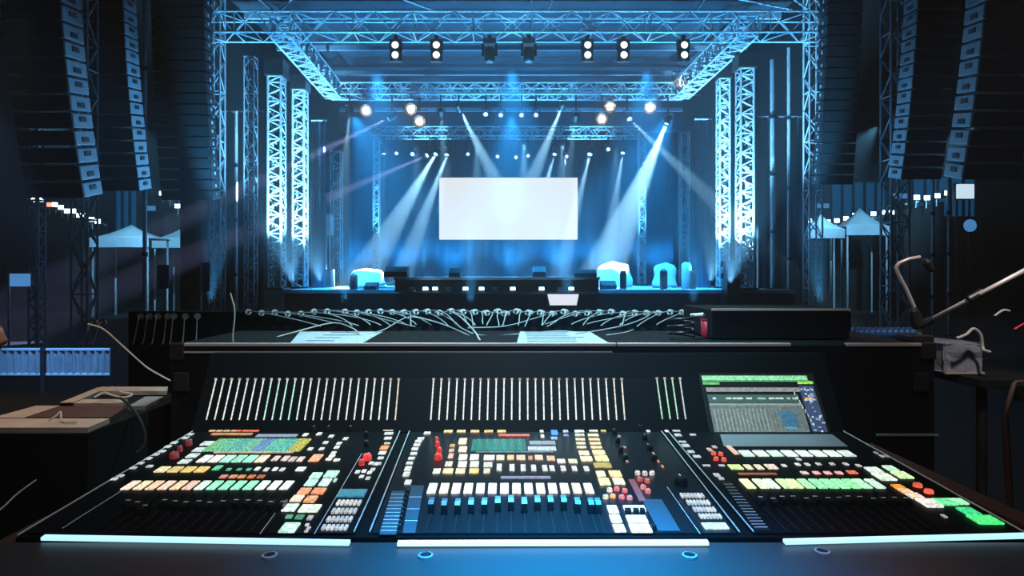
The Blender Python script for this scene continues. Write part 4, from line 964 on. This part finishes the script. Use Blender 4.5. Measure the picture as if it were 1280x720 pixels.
# items on the case top
def papers(px0, px1, py0, py1, label, n, xs_):
    yb_ = .185 * 800 / (py1 - 345 + .001); yt_ = .185 * 800 / (py0 - 345)
    x0, x1 = X(px0, yb_), X(px1, yb_)
    t = thing('paper_sheet', ((x0+x1)/2, yb_, DZT), label, 'paper')
    mb = MB(); mb.slab([(x0, yb_ + .004, DZT + .002), (x1, yb_ + .004, DZT + .002), (x1 - .01, yt_, DZT + .004), (X(xs_, yt_), yt_, DZT + .004)], .0015); mb.build('sheet', M['paper'], t)
    for i in range(n):
        f = (i + .5) / n; y = yb_ + (yt_ - yb_) * f; a, b = x0 + .03, x1 - .05 - random.random() * .05
        MB().slab([(a, y, DZT + .0052), (b, y, DZT + .0052), (b, y + .006, DZT + .0054), (a, y + .006, DZT + .0054)], .0006).build('printed_line', M['ink'], t)
papers(646, 762, 416, 430, 'white printed paper sheet on the case top right of centre', 6, 650)
papers(362, 452, 416, 430, 'pale paper sheets on the case top at the left', 4, 375)
rk = thing('rack_unit', (X(976, 1.84), 1.84, DZT), 'long flat black rack unit with pale top edge on the case', 'rack unit')
x0, x1 = X(890, 1.84), X(1062, 1.84); zt2 = Z(387, 1.84)
MB().box(x0, x1, 1.84, 2.14, DZT + .004, zt2, .003).build('body', M['case'], rk)
MB().box(x0, x1, 1.836, 1.846, zt2 - .003, zt2 + .003).build('top_edge', M['pinkalu'], rk)
for xx in (x0 + .03, x1 - .03): MB().lathe([(.012, 0), (.012, .004)], 12, Matrix.Translation((xx, 2.0, DZT + .002))).build('foot', M['black'], rk)
rc_ = thing('red_cup', (X(883, 1.9), 1.9, DZT), 'small red cup beside the left end of the rack unit', 'cup')
MB().lathe([(.013, .0), (.014, .002), (.0165, .055), (.015, .055), (.012, .004)], 24, Matrix.Translation((X(883, 1.9), 1.9, DZT + .002))).build('body', M['red'], rc_, smooth=True)
MB().lathe([(.0172, .052), (.0172, .057), (.015, .057), (.015, .052)], 24, Matrix.Translation((X(883, 1.9), 1.9, DZT + .002))).build('rim', M['red'], rc_)
# headphone-like coil
hc = thing('coiled_cable', (X(852, 1.85), 1.85, DZT), 'small dark coiled cable on the case left of the red cup', 'cable')
mb = MB(); cxx = X(852, 1.87)
pts = [(cxx + .036 * math.cos(a * .35) * (1 + .04 * math.sin(a)), 1.87 + .036 * math.sin(a * .35), DZT + .008 + .0011 * a) for a in range(0, 56)]
mb.path(pts, .0045, 8).build('coil', M['cap'], hc, smooth=True)
MB().tube(pts[-1], (pts[-1][0] + .03, 1.86, pts[-1][2] + .004), .006, 10).build('plug', M['plug'], hc)
# patch rack behind the case
YP = 2.62; pzt = Z(386, YP)
pr_ = thing('patch_rack', (X(640, YP), YP, .6), 'long low black patch rack full of plugged cables behind the console', 'patch rack')
MB().box(X(160, YP), X(1064, YP), YP, YP + .07, .6, pzt - .012, .004).build('body', M['case'], pr_)
MB().box(X(285, YP), X(900, YP), YP - .006, YP, pzt - .06, pzt - .014).build('socket_panel', M['panelblack'], pr_)
# cables: each plug with its cable falling forward towards the middle of the case
xc0 = X(618, 2.1)
pl_px = [120, 131, 178, 188, 199, 211, 219, 233, 248] + [311 + k * 16.2 for k in range(7)] + [430 + k * 14.6 for k in range(31)]
for i, px in enumerate(pl_px):
    near = abs(px - 618) < 260
    x = X(px, YP); z = Z(391 + random.uniform(-1.5, 2), YP)
    if px < 260: z = Z(396 + (8 if px < 140 else 0), YP)
    side = 1 if x < xc0 else -1
    t = thing('patch_cable', (x, YP, z), 'thin cable with metal plug in the patch rack behind the console', 'cable', 'patch cables in the rack behind the console')
    px_ = V((x, YP - .006, z)); d = V((side * .45, -1, .15)).normalized()
    pt = px_ + d * .034
    MB().tube(px_, pt, .0125, 10).build('plug', M['plug'], t, smooth=False)
    MB().tube(pt, pt + d * .012, .005, 8, .003).build('strain_relief', M['knob'], t)
    s0 = pt + d * .012
    Lx = (xc0 - x) * (.25 + .35 * random.random()) + random.uniform(-.04, .04); e = V((x + Lx, 2.19 + .12 * random.random(), DZT + .012))
    if px < 260: e = V((x + .12, 2.35, 1.70))
    c1 = s0 + d * .10 ; c2 = V((lerp(s0.x, e.x, .75), lerp(s0.y, e.y, .7), e.z + random.uniform(.0, .05)))
    pts = []
    for k in range(13):
        u = k / 12; pts.append(s0 * (1-u)**3 + c1 * 3*u*(1-u)**2 + c2 * 3*u*u*(1-u) + e * u**3)
    MB().path(pts, .0022, 6).build('lead', M['cable'], t, smooth=True)
def wire(name, pts, r, m, label, cat='cable', n=10, group=None):
    """smooth (Catmull-Rom) wire through points"""
    P_ = [V(p) for p in pts]; P_ = [P_[0] * 2 - P_[1]] + P_ + [P_[-1] * 2 - P_[-2]]; out = []
    for i in range(1, len(P_) - 2):
        for k in range(n):
            u = k / n; a, b, c, d = P_[i-1], P_[i], P_[i+1], P_[i+2]
            out.append(.5 * ((2*b) + (c-a)*u + (2*a-5*b+4*c-d)*u*u + (3*b-a-3*c+d)*u**3))
    out.append(P_[-2])
    o = MB().path(out, r, 8).build(name, m, origin=pts[0], smooth=True); return tag(o, label, cat, group)
def Q(px, py, Y): return (X(px, Y), Y, Z(py, Y))
wire('loose_cable', [Q(325, 428, 1.9), Q(365, 416, 2.0), Q(415, 404, 2.15), Q(440, 410, 2.05), Q(452, 421, 1.95)], .0022, M['palecable'], 'thin pale cable arching over the left paper sheets')
wire('loose_cable', [Q(452, 420, 1.95), Q(480, 412, 2.1), Q(508, 397, 2.3), Q(530, 399, 2.3), Q(560, 408, 2.15), Q(596, 424, 1.95)], .0022, M['cable'], 'thin cable rising in an arch between paper sheets and case centre')
wire('loose_cable', [Q(560, 388, 2.5), Q(575, 396, 2.3), Q(592, 413, 2.05), Q(600, 426, 1.85)], .0032, M['palecable'], 'bright short cable dropping steeply to the case centre')
wire('loose_cable', [Q(548, 391, 2.5), Q(566, 401, 2.3), Q(580, 412, 2.1), Q(612, 420, 2.0), Q(700, 414, 2.1), Q(740, 420, 2.0)], .0024, M['cable'], 'cable sagging from the rack along the white printed paper')
wire('loose_cable', [Q(585, 410, 2.1), Q(630, 408, 2.2), Q(665, 399, 2.4), Q(690, 391, 2.58)], .0024, M['cable'], 'cable curving up to the rack above the white paper')
wire('loose_cable', [Q(818, 389, 2.58), Q(805, 398, 2.4), Q(780, 407, 2.25), Q(745, 414, 2.1), Q(720, 417, 2.0)], .003, M['cable'], 'thicker cable sweeping left from the right end of the rack')
wire('loose_cable', [Q(758, 419, 2.0), Q(780, 416, 2.05), Q(792, 412, 2.15)], .002, M['palecable'], 'short pale cable end right of the white printed paper')
wire('gooseneck_wire', [Q(303, 430, 1.8), Q(293, 429.5, 1.8), Q(291, 420, 1.8), Q(293, 400, 1.8), Q(293, 385, 1.8), Q(290, 374, 1.8), Q(288, 366, 1.8)], .0022, M['palecable'], 'thin upright gooseneck wire at the left of the case top', 'gooseneck')
wire('loose_cable', [Q(110, 405, 1.9), Q(130, 412, 1.9), Q(155, 434, 1.9), Q(182, 458, 1.9), Q(200, 469, 1.88), Q(213, 476, 1.86)], .0026, M['palecable'], 'pale cable running down to the left corner of the flight case')
# blue ribbed hose at right
mb = MB(); p0, p1 = Q(1066, 417, 2.3), Q(1146, 416, 2.3); prof = []
n = 44; L = p1[0] - p0[0]
for i in range(n + 1): prof.append((.021 + .004 * math.sin(i * 1.6), L * i / n))
t = thing('ribbed_hose', p0, 'short blue ribbed hose lying behind the right end of the case', 'hose')
mb.lathe(prof, 18, Matrix.Translation(p0) @ Matrix.Rotation(PI/2, 4, 'Y')).build('ribbed_body', M['bluecable'], t, smooth=True)
MB().box(p0[0] - .02, p1[0] - .01, 2.25, 2.5, .6, p0[2] - .026).build('stand', M['case'], t)

# ------------------------------------------------------------------ wooden crate at left
cr = thing('wooden_crate', (-1.3, 1.7, .6), 'black sided crate with pale raw wood boards on top, left of console', 'crate')
ZT = 1.6
def topY(py): return (EYE - ZT) * 800 / (py - 345)
yf_, yb_ = topY(535), topY(486)
MB().box(-2.0, X(110, yf_), yf_, yb_, .6, ZT - .012, .003).build('body', M['case'], cr)
def board(px0f, px1f, px1b, px0b, pyf, pyb, m, th=.012, lift=0):
    a, b = topY(pyf), topY(pyb)
    MB().slab([(X(px0f, a), a, ZT + lift), (X(px1f, a), a, ZT + lift), (X(px1b, b), b, ZT + lift), (X(px0b, b), b, ZT + lift)], th).build('board', m, cr)
board(-40, 110, 137, 0, 534.5, 523, M['wood']); board(0, 138, 160, 60, 521, 507, M['wood2'], lift=-.001)
board(-10, 30, 75, 45, 522, 507, M['wood']); board(75, 150, 160, 90, 504, 499, M['wood'])
board(75, 92, 135, 122, 504, 485, M['wood'], lift=.002); board(122, 208, 210, 126, 490, 484.5, M['wood'], lift=.003)
board(160, 182, 205, 182, 507, 495, M['alu_dull'], lift=-.001)
wire('loose_cable', [Q(118, 497, 1.75), Q(130, 491, 1.8), Q(140, 494, 1.78), Q(155, 497, 1.75), Q(165, 493, 1.78), Q(150, 490, 1.82)], .003, M['palecable'], 'white loop of cable lying inside the wooden crate frame')
wire('loose_cable', [Q(60, 526, 1.52), Q(70, 520, 1.53), Q(76, 515, 1.54), Q(78, 526, 1.52), Q(95, 528, 1.51)], .0022, M['palecable'], 'short frayed cable on the front wooden board')
wire('loose_cable', [Q(150, 497, 1.72), Q(160, 505, 1.68), Q(172, 520, 1.6), Q(181, 540, 1.5), Q(180, 556, 1.45), Q(170, 566, 1.4)], .003, M['cap'], 'black cable hanging over the right side of the wooden crate')
wire('loose_cable', [Q(-10, 645, 1.1), Q(5, 633, 1.12), Q(22, 617, 1.15), Q(45, 600, 1.2)], .0016, M['cable'], 'thin cable at the bottom left beside the console')

# ------------------------------------------------------------------ right hand side: lamp arm, boom, chair, wrap
t = thing('desk_lamp', (X(1146, 1.8), 1.8, 1.70), 'bent pale tube lamp arm at the right end of the case', 'desk lamp')
mb = MB(); pts = [Q(1148, 398, 1.8), Q(1143, 385, 1.8), Q(1133, 362, 1.8), Q(1123, 343, 1.8), Q(1120, 334, 1.8), Q(1124, 329, 1.8), Q(1136, 324, 1.8), Q(1150, 321.5, 1.8)]
mb.path(pts, .0055, 10).build('arm', M['pinkalu'], t, smooth=True)
MB().lathe([(.014, 0), (.018, .01), (.013, .05), (.008, .06)], 16, Matrix.Translation(Q(1149, 410, 1.8)) @ Matrix.Rotation(-.3, 4, 'Y')).build('joint', M['knob'], t)
MB().lathe([(.006, 0), (.011, .01), (.010, .035), (.006, .04)], 20, Matrix.Translation(Q(1156, 324, 1.8)) @ Matrix.Rotation(2.6, 4, 'Y')).build('lamp_shade', M['knob'], t)
MB().box(X(1146, 1.8) - .03, X(1146, 1.8) + .03, 1.77, 1.85, DZT + .001, DZT + .02, .004).build('base', M['knob'], t)
MB().tube((X(1150, 1.8), 1.8, DZT + .01), Q(1150, 400, 1.8), .006).build('post', M['pinkalu'], t)
t = thing('boom_stand', (1.55, 1.9, .6), 'long straight pale boom arm rising to the right edge', 'microphone stand')
a, b = V(Q(1166, 399, 1.9)), V(Q(1300, 328, 1.75))
MB().tube(a, b, .007, 10).build('boom_arm', M['pinkalu'], t, smooth=True)
m_ = a.lerp(b, .42); MB().tube(m_ - V((.02, 0, .01)), m_ + V((.02, 0, .012)), .012, 12).build('clamp', M['knob'], t)
pv = V(Q(1290, 333, 1.76)); base = V((pv.x, pv.y, .6))
MB().tube(base, pv, .009, 10).build('upright', M['black'], t)
for k in range(3):
    an = k * 2 * PI / 3 + .4; MB().tube(base + V((0, 0, .18)), base + V((.3 * math.cos(an), .3 * math.sin(an), .01)), .008).build('leg', M['black'], t)
MB().tube(a, a + (a - b).normalized() * .05, .011, 12).build('counterweight', M['knob'], t)
# side table with wrapped item
t = thing('side_table', (1.62, 2.2, .6), 'low black side table right of the flight case', 'table')
ZS = Z(462, 2.2)
MB().box(X(1172, 2.2), X(1172, 2.2) + .7, 2.0, 2.5, ZS - .03, ZS - .002, .004).build('table_top', M['case'], t)
for xx in (X(1172, 2.2) + .04, X(1172, 2.2) + .66):
    for yy in (2.05, 2.45): MB().tube((xx, yy, .6), (xx, yy, ZS - .03), .015).build('leg', M['black'], t)
bw = thing('wrapped_parcel', (X(1205, 2.1), 2.1, ZS), 'bluish plastic wrapped parcel on the side table', 'parcel')
mb = MB(); mb.box(X(1181, 2.1), X(1228, 2.1), 2.1, 2.28, ZS, Z(430, 2.1), .006)
bmesh.ops.subdivide_edges(mb.bm, edges=list(mb.bm.edges), cuts=3, use_grid_fill=True)
for v in mb.bm.verts: v.co += V((random.uniform(-1, 1), random.uniform(-1, 1), random.uniform(0, 1))) * .004
mb.build('wrapping', M['bag'], bw)
MB().box(X(1180, 2.1), X(1229, 2.1), 2.092, 2.1, ZS + .001, ZS + .007).build('edge_strip', M['wood'], bw)
wire('loose_cable', [Q(1196, 423, 2.05), Q(1208, 418, 2.05), Q(1217, 411, 2.05), Q(1226, 419, 2.05), Q(1229, 436, 2.05), Q(1237, 440, 2.0)], .005, M['palecable'], 'thick pale cable looped over the wrapped parcel')
wire('loose_cable', [Q(1243, 395, 1.95), Q(1254, 388, 1.95), Q(1262, 389, 1.95)], .004, M['palecable'], 'short pale cable end below the boom arm')
wire('loose_cable', [Q(1268, 412, 1.9), Q(1280, 405, 1.9), Q(1296, 400, 1.9)], .004, M['red'], 'short red cable at the right edge of the picture')
# chair
t = thing('folding_chair', (1.45, 1.5, .6), 'reddish metal frame of a dark chair at the right edge', 'chair')
mb = MB(); mb.path([Q(1256, 522, 1.6), Q(1262, 500, 1.62), Q(1268, 480, 1.65), Q(1270, 478, 1.65), Q(1310, 476, 1.65)], .006, 8).build('frame', M['wood2'], t, smooth=True)
MB().box(X(1270, 1.65), X(1270, 1.65) + .4, 1.6, 1.66, Z(500, 1.65), Z(479, 1.65), .005).build('backrest', M['blackrough'], t)
MB().box(X(1262, 1.65), X(1262, 1.65) + .42, 1.2, 1.66, 1.04, 1.08, .01).build('seat', M['blackrough'], t)
for dx in (0, .4):
    for yy in (1.23, 1.63): MB().tube((X(1264, 1.65) + dx, yy, .6), (X(1264, 1.65) + dx, yy, 1.05), .012).build('leg', M['black'], t)
MB().tube((X(1264, 1.65), 1.63, 1.05), Q(1256, 522, 1.6), .008).build('upright', M['wood2'], t); MB().tube((X(1264, 1.65) + .4, 1.63, 1.05), (X(1264, 1.65) + .4, 1.63, Z(480, 1.65)), .008).build('upright', M['wood2'], t)

# ------------------------------------------------------------------ person at the left edge
def person(px_edge, Yp):
    hx = X(px_edge, Yp) - .075; hz = Z(424, Yp)
    sk = [  # name, pos, radius, parent
        ('pelvis', (0, 0, -.72), .15, None), ('waist', (0, 0, -.52), .13, 0), ('chest', (0, .01, -.32), .16, 1), ('necklow', (0, 0, -.16), .07, 2), ('neck', (.13, 0, -.10), .05, 3),
        ('shl', (-.19, 0, -.22), .06, 2), ('ell', (-.24, .02, -.50), .042, 5), ('wrl', (-.20, .18, -.68), .03, 6),
        ('shr', (.17, 0, -.24), .055, 2), ('elr', (.12, .12, -.50), .042, 8), ('wrr', (-.02, .26, -.50), .03, 9),
        ('hl', (-.09, 0, -.80), .09, 0), ('kl', (-.10, .03, -1.12), .06, 11), ('al', (-.10, 0, -1.50), .045, 12), ('tl', (-.11, .12, -1.54), .04, 13),
        ('hr', (.09, 0, -.80), .09, 0), ('kr', (.10, .03, -1.12), .06, 15), ('ar', (.10, 0, -1.50), .045, 16), ('tr', (.11, .12, -1.54), .04, 17)]
    hx0 = hx; t = thing('person', (hx, Yp, 0), 'person in dark clothes at the left edge, only a cheek in view', 'person')
    sc_ = (hz) / 1.58
    def skinned(name, idx, nodes, m, par):
        me = bpy.data.meshes.new(name); ed = []; remap = {}
        vs_ = []
        for k in idx: remap[k] = len(vs_); vs_.append(tuple(c * sc_ for c in nodes[k][1]))
        for k in idx:
            if nodes[k][3] is not None and nodes[k][3] in remap: ed.append((remap[nodes[k][3]], remap[k]))
        me.from_pydata(vs_, ed, []); o = bpy.data.objects.new(name, me); COL.objects.link(o); o.parent = par; o.location = (-.16, 0, hz)
        md = o.modifiers.new('skin', 'SKIN'); 
        if not me.skin_vertices: me.skin_vertices.new()
        for k in idx:
            r_ = nodes[k][2] * sc_; me.skin_vertices[0].data[remap[k]].radius = (r_, r_ * .85); me.skin_vertices[0].data[remap[k]].use_root = (k == idx[0])
        sb = o.modifiers.new('sub', 'SUBSURF'); sb.levels = 1; sb.render_levels = 2
        me.materials.append(m); return o
    skinned('body', list(range(len(sk))), sk, M['shirt'], t)
    # head with nose, ears, jaw
    mb = MB(); bmesh.ops.create_uvsphere(mb.bm, u_segments=32, v_segments=24, radius=1)
    for v in mb.bm.verts:
        x, y, z = v.co
        f = 1 - .28 * max(0, -z) ** 1.5
        v.co = V((x * .076 * f, y * .095 * f, z * .118))
        if y > .55:
            v.co.y -= .006 * (abs(x) > .25) * (abs(z - .08) < .16)
            if abs(x) < .2 and -.3 < z < .15: v.co.y += .020 * (1 - abs(x) / .2) * (1 - abs(z + .15) / .25 if abs(z + .15) < .25 else 0)
            if abs(z + .48) < .07 and abs(x) < .35: v.co.y += .004
    mb.bm.transform(Matrix.Translation((hx, Yp, hz)) @ Matrix.Rotation(-.9, 4, 'Z'))
    hd = mb.build('head', M['skin'], t, smooth=True)
    for s_ in (-1, 1):
        MB().lathe([(.0, -.01), (.018, -.006), (.022, .003), (.014, .008), (0, .006)], 14, Matrix.Translation((hx, Yp, hz)) @ Matrix.Rotation(-.9, 4, 'Z') @ Matrix.Translation((s_ * .074, -.005, -.005)) @ Matrix.Rotation(s_ * PI/2, 4, 'Y') @ Matrix.Scale(1.4, 4, (1, 0, 0))).build('ear', M['skin'], hd, smooth=True)
    MB().tube((hx, Yp - .005, hz - .17), (hx, Yp, hz - .06), .05, 20, .048).build('neck', M['skin'], t, smooth=True)
    mb = MB(); bmesh.ops.create_uvsphere(mb.bm, u_segments=28, v_segments=18, radius=1)
    bmesh.ops.delete(mb.bm, geom=[v for v in mb.bm.verts if v.co.z < .35 and v.co.y > -.2], context='VERTS')
    for v in mb.bm.verts: v.co = V((v.co.x * .082, v.co.y * .102 - .006, v.co.z * .125 + .004))
    mb.bm.transform(Matrix.Translation((hx, Yp, hz)) @ Matrix.Rotation(-.9, 4, 'Z'))
    mb.build('hair', M['hair'], t, smooth=True)
    # hands
    for hp, dr in (((-.20, .18, -.68), (.05, .8, -.6)), ((-.02, .26, -.50), (-.7, .7, -.05))):
        hpv = V(hp) * sc_; dv = V(dr).normalized(); side_ = dv.cross(V((0, 0, 1))).normalized(); nd = []; nd.append(('w', tuple(hpv), .026, None)); nd.append(('p', tuple(hpv + dv * .07), .034, 0))
        for k in range(4):
            o_ = side_ * ((k - 1.5) * .021); L_ = (.07, .08, .075, .06)[k]
            b0 = len(nd); nd.append(('f', tuple(hpv + dv * .085 + o_), .010, 1)); nd.append(('f', tuple(hpv + dv * (.085 + L_ * .55) + o_ + V((0, 0, -.012))), .009, b0)); nd.append(('f', tuple(hpv + dv * (.085 + L_ * .85) + o_ + V((0, 0, -.035))), .008, b0 + 1))
        b0 = len(nd); nd.append(('t', tuple(hpv + dv * .03 - side_ * .04), .012, 0)); nd.append(('t', tuple(hpv + dv * .07 - side_ * .06 + V((0, 0, -.015))), .010, b0))
        nd = [(a_, tuple(c / sc_ for c in p_), r_ / sc_, q_) for a_, p_, r_, q_ in nd]
        skinned('hand', list(range(len(nd))), nd, M['skin'], t)
person(-4, 3.5)

# unseen fill lights added above the mixing position and beside it
def point(name, loc, col, e, r): 
    l = bpy.data.lights.new(name, 'POINT'); l.color = col; l.energy = e; l.shadow_soft_size = r
    o = bpy.data.objects.new(name, l); COL.objects.link(o); o.location = loc; return o
lamp('console_fill', (0, .55, 3.3), (0, 1.4, 1.55), (1, .88, .84), 42, 84, .7, .1)  # added overhead fill lifting the console edging and fader caps
lamp('crate_fill', (-1.5, 1.5, 3.2), (-1.3, 1.7, 1.6), (1, .75, .60), 60, 40, .8, .06)  # warm fill added above the crate boards
lamp('lamp_arm_fill', (1.2, 1.3, 3.1), (1.36, 1.85, 1.9), (1, .9, .86), 70, 30, .8, .05)  # unseen spot added to brighten the bent lamp arm
lamp('person_fill', (-2.2, 2.9, 3.2), (-2.8, 3.5, 1.6), (1, .8, .66), 60, 26, .8, .05)  # fill added to light the person's cheek
lamp('case_fill', (.1, 1.7, 3.5), (.0, 2.1, 1.76), (.40, .85, 1), 280, 70, .8, .06)  # bluish overhead fill put in to brighten papers and plugs
def bar(name, loc, tgt, sx, sy, col, e, spread):
    l = bpy.data.lights.new(name, 'AREA'); l.shape = 'RECTANGLE'; l.size = sx; l.size_y = sy; l.color = col; l.energy = e; l.spread = math.radians(spread)
    o = bpy.data.objects.new(name, l); COL.objects.link(o); o.location = loc; o.rotation_euler = (V(tgt) - V(loc)).to_track_quat('-Z', 'Y').to_euler(); return o
bar('apron_fill', (.08, .78, 2.5), (.08, .90, 1.53), .36, .03, (.003, .40, 1), 9, 42)  # unseen blue bar added to colour the armrest centre
lamp('red_fill', (.60, .6, 2.6), (.50, .93, 1.53), (1, .3, .36), 22, 22, 1, .05)  # added red spot tinting the right of the armrest
lamp('red_fill', (-.50, .6, 2.6), (-.42, .93, 1.53), (1, .2, .22), 9, 22, 1, .05)  # weaker added red tint on the left
lamp('barrier_fill', (-4.6, 5.2, 4.2), (-5.2, 7.4, .9), (.16, .45, 1), 1700, 26, .8, .06)  # blue fill added above the crowd barrier

for o in S.objects:
    if '_o' in o: del o['_o']
